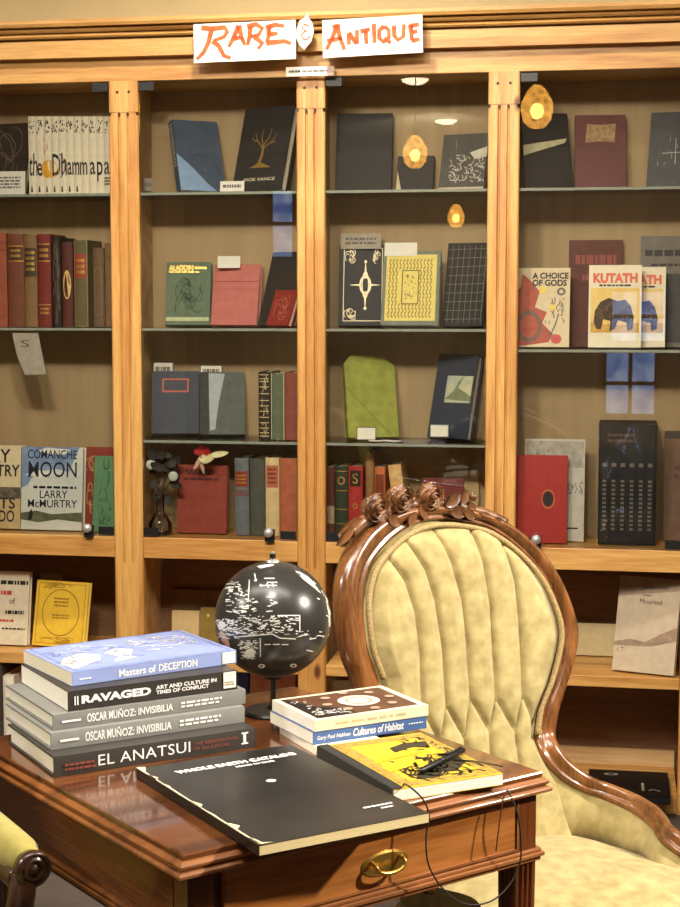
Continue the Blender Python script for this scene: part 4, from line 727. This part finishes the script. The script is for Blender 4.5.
# notebook with pen
t = .018
nb = lay2('notebook', 'yellow patterned notebook with black cloth spine at the right table edge', 392.5, 802, TZ + .0004, 36, .262, .192, t, mat((214, 178, 44), .55, .1), pages=PAGEW, kind='paper', front=[
    ('pattern_border', mat((196, 160, 70), .6, .4, 90, col2=(120, 96, 40)), [('F', .12, .02, .99, .98, .022)]), ('dark_shapes', mat((52, 46, 30), .6), [('B', .3, .06, .97, .62, 40, .006, 13), ('B', .5, .6, .97, .9, 16, .005, 15), ('P', [(.46, .2), (.7, .16), (.9, .3), (.94, .5), (.8, .52), (.78, .4), (.6, .34)]), ('P', [(.3, .12), (.5, .1), (.6, .2), (.42, .26)]), ('P', [(.5, .66), (.72, .72), (.84, .66), (.9, .8), (.7, .82), (.52, .76)]), ('B', .26, .08, .9, .5, 16, .004, 3)]),
    ('yellow_shapes', mat((240, 206, 40), .5), [('P', [(.2, .5), (.5, .56), (.76, .6), (.6, .66), (.3, .62)]), ('P', [(.2, .3), (.42, .36), (.56, .46), (.4, .48), (.2, .42)])]),
    ('cloth_spine', mat((40, 40, 38), .7, .2, 90), [('R', 0, 0, .1, 1)])])
MBk = MB().box(-.0005, .0019, -.0005, t + .0005, 0, .262).build('spine_cloth', mat((40, 40, 38), .7, .2, 90), nb)
ztop = TZ + .0004 + t + .0015
a1 = onz(420, 771, ztop + .005); b1 = onz(463, 750, ztop + .005); d = (b1 - a1)
r = thing('pen', 'thick black pen lying across the yellow notebook', 'pen', Matrix.Translation((a1 + b1) / 2 - Vector((0, 0, .005))))
q = Vector((0, 0, .005)); b = MB(); b.tube([-d * .5 + q, -d * .46 + q, -d * .1 + q, d * .1 + q, d * .5 + q], [.0018, .0042, .005, .005, .0046], 14); b.build('barrel', BLACK, r, smooth=True)
b = MB(); b.tube([-d * .04 + q, d * .02 + q], .0055, 14); b.build('cap_ring', mat((60, 60, 60), .3, metal=.8), r, smooth=True)
q2 = q + Vector((0, 0, .006)); b = MB(); b.tube([d * .48 + q, d * .46 + q2, d * .1 + q2], .0016, 6); b.build('pocket_clip', BLACK, r, smooth=True)
dn = radians(-35); b = MB(); b.tube([d * .18 + Vector((.005, -.005, .0013)), d * .22 + Vector((.035, -.01, .0013)), d * .2 + Vector((.085, -.03, .0013))], .0012, 6); b.build('leash', BLACK, r, smooth=True)
# cord looping down in front of the drawer
def onfront(u, v, e):       # point on a plane parallel to the table front, e metres before it
    dd = ray(u, v); k = ((P0 - CAM).dot(E2) - e) / dd.dot(E2); return CAM + dd * k
pts = [onz(403, 786, ztop), onz(405, 784, ztop + .004)] + [onfront(u, v, .028) for u, v in ((415, 791), (424, 801), (429, 816), (426, 838), (429, 866), (445, 891), (466, 904), (489, 902), (507, 888), (519, 866), (521, 843), (517, 812))] + [onfront(507, 789, .014)]
r = thing('cord', 'thin black cord looping from the notebook down over the drawer front', 'cord', Matrix.Translation(pts[0])); b = MB(); b.tube([p_ - pts[0] for p_ in catmull(pts, 6)], .0013, 6); b.build('strand', mat((24, 20, 18), .6), r, smooth=True)
b = MB(); b.tube([p_ - pts[0] for p_ in catmull([onfront(507, 790, .016), onfront(503, 800, .018), onfront(499, 826, .02), onfront(496, 851, .02)], 6)], .0011, 6); b.build('ribbon_end', mat((70, 22, 18), .6), r, smooth=True)
# ------------------------------------------------------------------ the globe
gc = at(273, 619, -1.905); GR = 58.3 / F * (gc - CAM).dot(FW)
r = thing('globe', 'dark grey desk globe with white map markings on a black stand', 'globe', Matrix.Translation((gc.x, gc.y, TZ)))
zc = gc.z - TZ
MB().ball((0, 0, zc), GR, 64).build('sphere', mat((46, 46, 44), .28, .06, 20), r, smooth=True)
sp = bpy.data.objects['sphere']
tc_ = (CAM - gc).normalized(); rg = Vector((0, 0, 1)).cross(tc_).normalized(); ug = tc_.cross(rg)
def sph(x, y, k=1.0025):
    q = min(.999, sqrt(x * x + y * y)); zz_ = sqrt(max(0, 1 - x * x - y * y)); v = (rg * x + ug * y + tc_ * zz_).normalized(); return v * GR * k + Vector((0, 0, zc))
gx = lambda px, py: ((px - 333) / 232, -(py - 325) / 232)
def gpoly(b, pts, k=1.0025):
    b.flat = True; P = [gx(*p_) for p_ in pts]; cxm = sum(p_[0] for p_ in P) / len(P); cym = sum(p_[1] for p_ in P) / len(P)
    n = len(P); b.add([sph(cxm, cym, k)] + [sph((cxm + p_[0]) / 2, (cym + p_[1]) / 2, k) for p_ in P] + [sph(*p_, k) for p_ in P], [(0, 1 + i, 1 + (i + 1) % n) for i in range(n)] + [(1 + i, 1 + n + i, 1 + n + (i + 1) % n, 1 + (i + 1) % n) for i in range(n)])
def gdash(b, x0, y0, x1, y1, w=3.5):
    dx, dy = x1 - x0, y1 - y0; l = sqrt(dx * dx + dy * dy) or 1; nx, ny = -dy / l * w / 2, dx / l * w / 2
    n = 4; vs = []
    for i in range(n + 1):
        t_ = i / n
        for s_ in (1, -1): vs.append(sph(*gx(x0 + dx * t_ + s_ * nx, y0 + dy * t_ + s_ * ny), 1.003))
    b.add(vs, [(2 * i, 2 * i + 1, 2 * i + 3, 2 * i + 2) for i in range(n)])
GW = mat((214, 214, 208), .4, .05)
b = MB(); b.flat = True; rr = random.Random(11)
for (x0, x1, y0, y1, n, lm) in ((150, 240, 180, 260, 26, 26), (112, 200, 325, 400, 46, 22), (190, 300, 315, 385, 40, 22), (300, 430, 312, 385, 34, 26), (205, 268, 405, 480, 34, 22), (420, 535, 370, 400, 9, 16), (250, 360, 240, 300, 12, 26), (160, 260, 270, 312, 14, 26)):
    for _ in range(int(n * 1.7)):
        x = rr.uniform(x0, x1); y = rr.uniform(y0, y1); l = rr.uniform(.2, .9) * lm; gdash(b, x - l / 2, y - rr.uniform(-4, 4), x + l / 2, y + rr.uniform(-4, 4), rr.uniform(1.6, 4.2))
for x0, y0, x1, y1 in ((242, 172, 238, 258), (300, 168, 340, 168), (280, 196, 348, 196), (286, 190, 290, 202), (310, 188, 316, 204), (330, 186, 336, 202), (300, 422, 324, 422), (332, 422, 358, 422), (366, 423, 392, 423), (284, 398, 284, 470), (200, 392, 330, 382), (330, 382, 360, 398), (360, 398, 420, 402), (436, 312, 436, 376), (350, 312, 436, 312), (440, 388, 462, 388), (474, 404, 500, 400), (508, 390, 534, 394), (462, 446, 488, 452), (540, 312, 552, 318), (505, 246, 516, 250), (262, 148, 268, 180), (260, 176, 272, 172), (310, 184, 350, 184)): gdash(b, x0, y0, x1, y1, 4)
b.build('map_marking', GW, sp)
for pl_ in ([(420, 138), (440, 142), (470, 160), (500, 186), (530, 222), (540, 240), (520, 226), (500, 210), (488, 200), (470, 186), (452, 172), (440, 160)], [(538, 236), (548, 250), (560, 300), (561, 350), (550, 396), (556, 350), (552, 300)], [(270, 118), (300, 112), (330, 110), (340, 116), (310, 122), (285, 128)], [(222, 452), (235, 440), (255, 436), (266, 450), (256, 470), (236, 476)], [(116, 350), (128, 330), (146, 336), (150, 352), (136, 362), (122, 366)]):  # map lands; the second outline paints the bright right rim as a crescent
    b = MB(); gpoly(b, pl_); b.build('land_and_rim_glint', GW, sp)
b = MB(); gpoly(b, [(112, 372), (130, 366), (148, 384), (162, 412), (166, 440), (150, 430), (132, 410)]); b.build('pink_land', mat((206, 166, 146), .5), sp)
b = MB()
for x, y in ((288, 506), (412, 506)):
    n = 14; b.flat = True; b.add([sph(*gx(x + 13 * cos(2 * pi * i / n), y + 8 * sin(2 * pi * i / n)), 1.003) for i in range(n)] + [sph(*gx(x + 7 * cos(2 * pi * i / n), y + 4 * sin(2 * pi * i / n)), 1.003) for i in range(n)], [(i, (i + 1) % n, n + (i + 1) % n, n + i) for i in range(n)])
b.build('ring_mark', GW, sp)
MB().lathe([(0, GR - .003), (.013, GR - .003), (.011, GR + .002), (.0035, GR + .004), (.0035, GR + .017), (0, GR + .018)], (0, 0, zc), 18).build('top_pin', STEEL, r, smooth=False)
MB().lathe([(.0055, GR + .006), (.0055, GR + .014)], (0, 0, zc), 12).build('pin_collar', BLACK, r)
MB().lathe([(0, 0), (.052, 0), (.054, .003), (.05, .007), (.014, .010), (.006, .016), (.0045, .03), (.0045, zc - GR - .004), (.018, zc - GR - .002), (.022, zc - GR + .003), (0, zc - GR + .004)], n=36).build('stand', mat((20, 20, 20), .3), r, smooth=False)
# ================================================================== THE ARMCHAIR
CO = P0 + E1 * 1.016 + E2 * .632
CM = Matrix.Translation(CO) @ Matrix.Rotation(TH, 4, 'Z')
backt = lambda s, z: .2 * (z - .68) - .3 * s * s
def ch(u, v, tf):
    t = 0; d = ray(u, v)
    for _ in range(25):
        k = (t - (CAM - CO).dot(E2)) / d.dot(E2); P = CAM + d * k; s = (P - CO).dot(E1); z = P.z; t = tf(s, z)
    return Vector((s, t, z))
def chb(u, v): return ch(u, v, backt)
def cht(u, v, t): return ch(u, v, lambda s, z: t)
ac = thing('armchair', 'carved walnut armchair with cream channelled velvet back right of the table', 'armchair', CM)
pairs = [((366, 712), (384, 706)), ((356, 686), (374.5, 678.5)), ((346, 659), (364, 647)), ((339, 627), (360, 611)), ((337.5, 590), (361, 590)), ((341, 568), (366, 570)), ((348, 550), (375, 555)), ((360, 532), (389, 540)), ((378, 518), (404, 529)), ((400, 509), (418, 523)), ((425, 505), (434, 520)), ((450, 507), (455, 521)), ((481, 513), (480, 526)), ((507, 524), (500, 537)), ((528, 540), (517, 551)), ((543, 556), (531, 566)), ((559, 581), (544, 586)), ((571, 611), (555, 614)), ((575.6, 631), (558, 635)), ((573, 655), (554, 658)), ((565, 681), (547, 683)), ((556, 711), (537, 708)), ((553, 734), (533, 735))]
O_ = [chb(*p[0]) for p in pairs]; I_ = [chb(*p[1]) for p in pairs]
armp = [((557, 750), (539, 756), -.055), ((573, 767), (557, 777), -.08), ((595, 781), (583, 792), -.11), ((617, 790), (606, 801), -.15), ((643.6, 801), (632, 813), -.21), ((663.5, 812), (652, 828), -.275), ((677, 832), (664, 846), -.34)]
AO = [cht(*a[0], a[2]) for a in armp]; AI = [cht(*a[1], a[2]) for a in armp]
ext = [(Vector((.292, -.42, .425)), Vector((.265, -.415, .40))), (Vector((.285, -.50, .395)), Vector((.255, -.49, .375))), (Vector((.27, -.545, .37)), Vector((.245, -.53, .355)))]
AO += [e[0] for e in ext]; AI += [e[1] for e in ext]
mir = lambda v: Vector((-v.x, v.y, v.z))
# left arm mirrors the right one, blended into the left waist
outer = [mir(v) for v in AO[-5::-1]] + [mir(O_[22])] + O_[1:] + AO
inner = [mir(v) for v in AI[-5::-1]] + [mir(I_[22])] + I_[1:] + AI
co, ci = catmull(outer, 5), catmull(inner, 5)
prof = [(-.5, .004), (-.5, -.008), (-.42, -.014), (-.3, -.013), (-.22, -.009), (-.12, -.016), (.1, -.024), (.34, -.022), (.47, -.012), (.5, .004), (.44, .018), (0, .024), (-.44, .018)]
b = MB(); m_ = len(prof)
for i in range(len(co)):
    c = (co[i] + ci[i]) / 2; a = co[i] - ci[i]; T = (co[min(i + 1, len(co) - 1)] - co[max(i - 1, 0)] + ci[min(i + 1, len(co) - 1)] - ci[max(i - 1, 0)]).normalized(); n = T.cross(a).normalized()
    wd = max(a.length, .026); a = a.normalized() * wd
    for p_, q_ in prof: b.v.append(tuple(c + a * p_ - n * q_))
b.f = [(i * m_ + k, i * m_ + (k + 1) % m_, (i + 1) * m_ + (k + 1) % m_, (i + 1) * m_ + k) for i in range(len(co) - 1) for k in range(m_)] + [tuple(range(m_))[::-1], tuple((len(co) - 1) * m_ + k for k in range(m_))]
b.build('back_frame', 'walnut', ac, smooth=True)
b = MB()
# upholstered back
apx = max(range(len(I_)), key=lambda i: I_[i].z)
Lp = sorted([(v.z, v.x) for v in I_[1:apx + 1]] + [(.38, -.25), (.5, -.23), (.62, -.215)]); Rp = sorted([(v.z, v.x) for v in I_[apx:]] + [(.38, .26), (.5, .235)])
def interp(P, z):
    if z <= P[0][0]: return P[0][1]
    for (z0, s0), (z1, s1) in zip(P, P[1:]):
        if z <= z1: return s0 + (s1 - s0) * (z - z0) / max(1e-6, z1 - z0)
    return P[-1][1]
SEAM = [[(381.6, 555.4), (395.5, 579), (405.4, 611), (410, 650), (412, 705)], [(399.5, 539.6), (415.4, 567.4), (425.3, 599), (432.4, 646.8), (436, 703)], [(429.3, 529), (441.2, 559.4), (452.3, 599), (456.3, 638.8), (460, 696)], [(465, 531), (473.7, 563.4), (480, 603), (482.5, 646.8), (485, 695)], [(496.8, 545.5), (504.7, 579), (508.7, 619), (510.7, 658.7), (512, 693)],
        [(412, 705), (430, 740)], [(436, 703), (430, 740)], [(436, 703), (454, 735)], [(460, 696), (454, 735)], [(460, 696), (479, 728)], [(485, 695), (479, 728)], [(485, 695), (505, 729)], [(512, 693), (505, 729)], [(512, 693), (533, 730)],
        [(430, 740), (434, 790), (440, 830)], [(454, 735), (458, 780), (464, 830)], [(479, 728), (482, 780), (488, 830)], [(505, 729), (510, 770), (516, 830)]]
SG = []
for q in SEAM:
    P = [chb(*p_) for p_ in q]; SG += [(P[i].x, P[i].z, P[i + 1].x, P[i + 1].z) for i in range(len(P) - 1)]
def sdist(x, z):
    best = 9
    for x0, z0, x1, z1 in SG:
        dx, dz = x1 - x0, z1 - z0; k = ((x - x0) * dx + (z - z0) * dz) / (dx * dx + dz * dz + 1e-12); k = 0 if k < 0 else 1 if k > 1 else k
        e = (x - x0 - dx * k) ** 2 + (z - z0 - dz * k) ** 2
        if e < best: best = e
    return sqrt(best)
NU, NV = 190, 170; z0, z1 = .38, I_[apx].z + .004
b = MB()
for j in range(NV + 1):
    v = j / NV; z = z0 + (z1 - z0) * (1 - (1 - v) ** 1.7); sl, sr = interp(Lp, z) - .006, interp(Rp, z) + .006
    if j == NV: sl = sr = I_[apx].x
    for i in range(NU + 1):
        s = sl + (sr - sl) * i / NU; e = min(s - sl, sr - s, (z1 - z) * 1.2); dome = min(1, max(0, e - .012) / .10); dome = 1 - (1 - dome) ** 2
        d = sdist(s, z); pf = .022 * dome + min(1, max(0, e - .008) / .04) * (.011 * min(1, d / .036) ** .6 + .013 * (1 - math.exp(-d / .0045)))
        b.v.append((s, backt(s, z) - pf - .002, z))
b.f = [(j * (NU + 1) + i, j * (NU + 1) + i + 1, (j + 1) * (NU + 1) + i + 1, (j + 1) * (NU + 1) + i) for j in range(NV) for i in range(NU)]
# closed rear of the upholstery
o = len(b.v); NB = 24
for j in range(NB + 1):
    v = j / NB; z = z0 + (z1 - z0) * (1 - (1 - v) ** 1.7); sl, sr = interp(Lp, z) - .006, interp(Rp, z) + .006
    for i in range(5): s = sl + (sr - sl) * i / 4; b.v.append((s, backt(s, z) + .014, z))
b.f += [(o + j * 5 + i + 1, o + j * 5 + i, o + (j + 1) * 5 + i, o + (j + 1) * 5 + i + 1) for j in range(NB) for i in range(4)]
bk = b.build('upholstered_back', VELVET, ac, smooth=True)
for u, v in ((436, 703), (460, 696), (485, 695), (512, 693), (454, 735), (479, 728), (505, 729), (533, 730)):
    p_ = chb(u, v); MB().ball((p_.x, p_.y - .022, p_.z), .006, 10, (1, .5, 1)).build('tuft_button', VELVET, bk, smooth=True)
gimp = catmull(I_[1:], 5); b = MB()
G2 = []
for i, p_ in enumerate(gimp):
    c = (co[min(len(co) - 1, i)] if False else Vector((.0, 0, .82))); dd = Vector((c.x - p_.x, 0, c.z - p_.z)).normalized(); G2.append(p_ + dd * .008 + Vector((0, -.020, 0)))
b.tube(G2, .0062, 8); b.build('braid_trim', mat((156, 134, 88), .8, .4, 260, .6), ac, smooth=True)
# pleated inner arms
for sg in (1, -1):
    A = catmull([I_[21], I_[22]] + AI, 6); b = MB(); n = len(A); K = 14
    for i, p_ in enumerate(A):
        base = Vector((min(p_.x - .012, .262), p_.y, .37)) if i > 6 else Vector((p_.x + .01, p_.y, .37))
        ple = .010 * abs(sin(i * .62)) ** .5
        for k in range(K + 1):
            q = k / K; w_ = p_.lerp(base, q); bul = sin(pi * min(1, q * 1.1)) * (.012 + ple); w_ = w_ + Vector((-bul, -bul * .5 if i < 14 else 0, 0)); b.v.append((sg * w_.x, w_.y, w_.z))
    b.f = [(i * (K + 1) + k, (i + 1) * (K + 1) + k, (i + 1) * (K + 1) + k + 1, i * (K + 1) + k + 1) for i in range(n - 1) for k in range(K)]
    b.build('inner_arm_upholstery', VELVET, ac, smooth=True)
# seat
def seat_outline(n=64):
    pts = []
    for i in range(n):
        a = 2 * pi * i / n; x = cos(a); y = sin(a); ex = .62 if y < 0 else .4
        X = math.copysign(abs(x) ** ex, x) * (.262 if y < 0 else .25); Y = math.copysign(abs(y) ** .7, y) * .27
        pts.append((X, -.305 + Y))
    return pts
SO = seat_outline(); n = len(SO); b = MB(); K = 12
for k in range(K + 1):
    q = 1 - k / K; zq = .394 + .038 * (1 - q ** 2.4)
    for x, y in SO: b.v.append((x * q, -.305 + (y + .305) * q, zq))
b.f = [(k * n + i, k * n + (i + 1) % n, (k + 1) * n + (i + 1) % n, (k + 1) * n + i) for k in range(K) for i in range(n)]
o = len(b.v)
for x, y in SO: b.v.append((x * 1.02, -.305 + (y + .305) * 1.02, .378))
for x, y in SO: b.v.append((x, -.305 + (y + .305), .33))
b.f += [(o + i, o + (i + 1) % n, (i + 1) % n, i) for i in range(n)] + [(o + n + i, o + n + (i + 1) % n, o + (i + 1) % n, o + i) for i in range(n)] + [tuple(o + n + i for i in range(n))[::-1]]
b.build('seat', VELVET, ac, smooth=True)
b = MB(); o = 0
for k, z in ((1.035, .328), (1.045, .31), (1.035, .27), (.9, .27), (.9, .328)): b.v += [(x * k, -.305 + (y + .305) * k, z) for x, y in SO]
b.f = [(k * n + i, k * n + (i + 1) % n, ((k + 1) % 5) * n + (i + 1) % n, ((k + 1) % 5) * n + i) for k in range(5) for i in range(n)]
b.build('seat_rail', 'walnut', ac, smooth=True)
for sg in (-1, 1):
    MB().tube(catmull([(sg * .235, -.52, .30), (sg * .262, -.565, .22), (sg * .245, -.55, .1), (sg * .25, -.565, .012)], 6), [.026] * 6 + [.024] * 6 + [.015] * 6 + [.02], 12).build('leg', 'walnut', ac, smooth=True)
    MB().tube(catmull([(sg * .2, -.06, .31), (sg * .2, -.02, .2), (sg * .205, .06, .015)], 6), [.022] * 6 + [.018] * 7, 10).build('leg', 'walnut', ac, smooth=True)
# carved crest
def crest(u, v, f=.03): return ch(u, v, lambda s, z: backt(s, z) - f)
def rose(c, R, name='carved_rose'):
    b = MB(); ph = c.x * 40; na, nr = 72, 30; rings_ = ((.3, 3, .5), (.58, 4, 1.7), (.86, 5, .2))
    for i in range(nr + 1):
        for k in range(na):
            a = 2 * pi * k / na; r_ = i / nr * 1.06; out_ = 1 + .09 * abs(cos(2.5 * a + ph)); h_ = .62 * R * max(0, 1 - (r_ / 1.12) ** 2.2)
            for rk, nk, p_ in rings_:
                re = rk * (1 + .16 * abs(cos(nk * .5 * a + p_ + ph)) + .05 * sin(a + p_)); d_ = (r_ - re)
                h_ += R * (.26 * math.exp(-(d_ / .05) ** 2) if d_ < 0 else .26 * math.exp(-(d_ / .02) ** 2)) - R * .14 * math.exp(-((d_ - .09) / .05) ** 2)
            h_ += R * .10 * math.exp(-(r_ / .1) ** 2)
            b.v.append((c.x + R * r_ * out_ * cos(a), c.y - h_ + .004, c.z + R * r_ * out_ * sin(a)))
    b.f = [(i * na + k, i * na + (k + 1) % na, (i + 1) * na + (k + 1) % na, (i + 1) * na + k) for i in range(nr) for k in range(na)]
    o = len(b.v)
    for k in range(na): a = 2 * pi * k / na; b.v.append((c.x + R * .9 * cos(a), c.y + .024, c.z + R * .9 * sin(a)))
    b.f += [(nr * na + k, nr * na + (k + 1) % na, o + (k + 1) % na, o + k) for k in range(na)] + [tuple(o + k for k in range(na))]
    return b.build(name, 'carved', ac, smooth=True)
for u, v, R in ((377, 509, .027), (402, 499, .027), (432, 497, .0265)): rose(crest(u, v), R)
for u, v, a, l, w in ((362, 519, 205, .06, .022), (354, 527, 222, .05, .016), (388, 517, 330, .035, .022), (414, 512, 250, .03, .022), (420, 505, 300, .035, .02), (446, 506, 30, .045, .026), (450, 512, -8, .045, .024), (461, 505, 60, .032, .02), (464, 512, -25, .034, .02), (470, 502, -70, .03, .018), (480, 512, -22, .035, .011), (496, 517, -30, .03, .008), (390, 507, 80, .03, .02), (418, 494, 20, .03, .02)):
    b = MB(); c = crest(u, v, .026)
    leaf_mb(b, c, (cos(radians(a)), -.1, sin(radians(a))), (0, -1, 0), l, w, -.15); vs = list(b.v); fs = list(b.f); b.add([(x, y + .006, z) for x, y, z in vs], [f_[::-1] for f_ in fs])
    b.build('carved_leaf', 'carved', ac, smooth=True)
MB().tube(catmull([crest(u, v, .012) for u, v in ((350, 533), (366, 519), (385, 511), (410, 505), (435, 503), (460, 507), (485, 514), (505, 523))], 5), .012, 8).build('crest_rail', 'carved', ac, smooth=True)
MB().ball(crest(473, 497, .03), .009, 10).build('carved_bud', 'carved', ac, smooth=True)
# ------------------------------------------------------------------ the second armchair, only its arm in view
CO2 = P0 + E1 * -.385 + E2 * .632
a2 = thing('armchair', 'yellow-green velvet armchair arm with dark scroll end at the lower left', 'armchair', Matrix.Translation(CO2) @ Matrix.Rotation(TH, 4, 'Z'))
sc_ = onfront(32, 868, -.27) ; l_ = a2.matrix_world.inverted() @ sc_
YV = mat((164, 152, 72), .85, .12, 40, .3, sheen=.3); DW = mat((58, 34, 22), .3, .3, 20, coat=.4)
def arm(sg):
    sx_, st, sz = l_.x * sg, l_.y, l_.z
    path = catmull([(sx_, st + .012, sz + .004), (sx_, st + .08, sz + .012), (sx_, st + .2, sz + .022), (sx_, -.02, sz + .03)], 6)
    MB().tube([Vector(p_) for p_ in path], [.018] + [.024] * 2 + [.029] * (len(path) - 3), 14).build('arm_pad', YV, a2, smooth=True)
    b = MB(); b.tube([p_ + Vector((-.012 * sg, 0, -.022)) for p_ in path], .02, 10); b.build('arm_rail', DW, a2, smooth=True)
    d = MB(); d.lathe([(0, -.014), (.005, -.013), (.007, -.009), (.011, -.008), (.013, -.013), (.0165, -.012), (.018, -.009), (.020, -.009), (.0225, -.013), (.026, -.010), (.027, 0), (.024, .012), (0, .012)], (sx_, st, sz), 28, (0, 1, 0)); d.build('scroll', DW, a2, smooth=True)
    MB().tube(catmull([(sx_ - .008 * sg, st + .012, sz - .012), (sx_ - .022 * sg, st + .0, sz - .06), (sx_ - .03 * sg, st + .05, sz - .15), (sx_ - .02 * sg, st + .03, .33)], 6), [.02] * 8 + [.017] * 11, 10).build('arm_post', DW, a2, smooth=True)
arm(1); arm(-1)
b = MB()
for k in range(9):
    q = 1 - k / 8
    for x, y in SO: b.v.append((x * .98 * q, -.305 + (y + .305) * q, .43 + .05 * (1 - q ** 2.4)))
b.f = [(k * n + i, k * n + (i + 1) % n, (k + 1) * n + (i + 1) % n, (k + 1) * n + i) for k in range(8) for i in range(n)]
o = len(b.v); b.v += [(x, y, .33) for x, y in SO]; b.f += [(o + i, o + (i + 1) % n, (i + 1) % n, i) for i in range(n)] + [tuple(o + i for i in range(n))[::-1]]
b.build('seat', YV, a2, smooth=True)
b = MB(); b.prism([(.29 * cos(2 * pi * i / 32) , .72 + .3 * sin(2 * pi * i / 32)) for i in range(32)], 1, -.03, .04); b.build('back', YV, a2, bevel=.02)
for sg in (-1, 1):
    for y in (-.5, -.05): MB().tube([(sg * .22, y, .34), (sg * .22, y, .0)], [.024, .015], 10).build('leg', DW, a2, smooth=True)
# ================================================================== LAMPS AND LIGHT
def pendant(label, u, v, k, rad=.08, hgt=.105):
    c = mirrored(u, v, k); r = thing('pendant_lamp', label, 'lamp', Matrix.Translation((c.x, c.y, ZC)), 'amber pendant lamps')
    z = c.z - ZC
    MB().lathe([(.02, hgt), (rad * .62, hgt * .72), (rad * .95, hgt * .2), (rad, -.1 * hgt), (rad * .86, -hgt * .6), (rad * .5, -hgt * .93), (.0, -hgt)], (0, 0, z), 28).build('glass_shade', 'amber_glass', r, smooth=True)
    MB().ball((0, 0, z - .02), .032, 14, (1, 1, 1.2)).build('bulb', 'bulb', r, smooth=True)
    MB().tube([(0, 0, z + hgt), (0, 0, z + hgt + .05)], .02, 14).build('socket', mat((60, 46, 30), .4, metal=.7), r)
    MB().tube([(0, 0, z + hgt + .05), (0, 0, -.02)], .004, 8).build('cord', mat((150, 140, 124), .5), r)
    MB().lathe([(0, -.025), (.045, -.02), (.055, 0), (0, 0)], (0, 0, 0), 24).build('canopy', mat((60, 46, 30), .4, metal=.7), r)
pendant('amber glass pendant lamp nearest the bookcase', 537, 107, 7.75)
pendant('amber glass pendant lamp second from the bookcase', 415, 152, 10.2)
pendant('amber glass pendant lamp farthest from the bookcase', 456, 216, 14.6)
for i, (u, v, k) in enumerate(((415, 79, 11.1), (446, 124, 13.6))):
    c = mirrored(u, v, k); r = thing('ceiling_downlight', 'round recessed ceiling downlight ' + ('nearer the room centre' if i == 0 else 'deeper in the shop'), 'ceiling light', Matrix.Translation((c.x, c.y, ZC)), 'ceiling downlights')
    MB().lathe([(.1, -.012), (.115, -.012), (.12, 0), (.1, 0)], (0, 0, 0), 28).build('rim', WHITE, r); MB().lathe([(0, -.05), (.05, -.045), (.085, -.028), (.1, -.004), (.1, -.002), (0, -.002)], (0, 0, 0), 28).build('lens', 'downlight', r)
def spot(name, loc, tgt, watts, deg, rad, col=(1, .83, .6), blend=.5):
    l = bpy.data.lights.new(name, 'SPOT'); l.energy = watts; l.spot_size = radians(deg); l.shadow_soft_size = rad; l.color = col; l.spot_blend = blend
    o = bpy.data.objects.new(name, l); COL.objects.link(o); o.location = loc; o.rotation_euler = (Vector(tgt) - Vector(loc)).to_track_quat('-Z', 'Y').to_euler(); return o
def area(name, loc, tgt, watts, sx_, sy_, col=(1, .87, .68)):
    l = bpy.data.lights.new(name, 'AREA'); l.energy = watts; l.shape = 'RECTANGLE'; l.size = sx_; l.size_y = sy_; l.color = col
    o = bpy.data.objects.new(name, l); COL.objects.link(o); o.location = loc; o.rotation_euler = (Vector(tgt) - Vector(loc)).to_track_quat('-Z', 'Y').to_euler(); return o
WARM = (1, .91, .79)
spot('key_track_spot', (2.97, -1.93, 2.95), (-.25, -2.2, .75), 820, 40, .09, WARM)
spot('case_track_spot', (-.92, -.95, 2.98), (-.9, .1, 1.1), 62, 120, .06, WARM, .9)
spot('case_track_spot', (-2.5, -1.05, 2.98), (-2.1, .1, 1.0), 40, 110, .06, WARM, .9)
spot('case_track_spot', (.55, -1.05, 2.98), (.1, .1, 1.0), 36, 110, .06, WARM, .9)
spot('shelf_track_spot', (-1.0, -3.0, 2.98), (-1.0, 0, 1.05), 170, 60, .12, WARM, .8)
spot('room_track_spot', (-.4, -3.2, 2.98), (-.4, -.6, .5), 130, 70, .1, WARM)
spot('haze_fill_spot', (-1.5, -8.5, 2.98), (-2.0, -12, 1.4), 700, 110, .1, WARM, .9)  # both spots added to light the front wall and raise the glass haze
spot('haze_fill_spot', (1.6, -8.5, 2.98), (1.6, -12, 1.4), 500, 110, .1, WARM, .9)
area('ceiling_fill', (-.6, -2.5, 3.03), (-.6, -1.2, 0), 85, 3.0, .8, (1, .92, .8))  # soft fill added under the ceiling, out of view
spot('left_fill_spot', (-3.6, -3.4, 2.98), (-.6, -2.0, .8), 260, 60, .3, (1, .94, .84), .8)  # fill added from the left to brighten the page ends
r = thing('added_fill_panel', 'long flat panel added on the ceiling for the fill light above the table and armchair', 'ceiling light', Matrix.Translation((-.6, -2.5, ZC)))  # panel added to house the ceiling fill
b = MB(); b.box(-1.56, 1.56, -.46, -.41, -.03, -.0005).box(-1.56, 1.56, .41, .46, -.03, -.0005).box(-1.56, -1.51, -.41, .41, -.03, -.0005).box(1.51, 1.56, -.41, .41, -.03, -.0005); b.build('frame', WHITE, r); MB().box(-1.5, 1.5, -.4, .4, -.012, -.0005).build('diffuser', WHITE, r)
w = bpy.data.worlds.new('world'); SC.world = w; w.use_nodes = True; w.node_tree.nodes['Background'].inputs[0].default_value = (1, .85, .65, 1); w.node_tree.nodes['Background'].inputs[1].default_value = .3
vs = SC.view_settings; vs.view_transform = 'Standard'; vs.look = 'None'; vs.gamma = 1; vs.use_curve_mapping = False; vs.exposure = .5
SC.display_settings.display_device = 'sRGB'
SC.cycles.use_denoising = True; SC.cycles.max_bounces = 10; SC.cycles.transparent_max_bounces = 24; SC.cycles.sample_clamp_indirect = 6
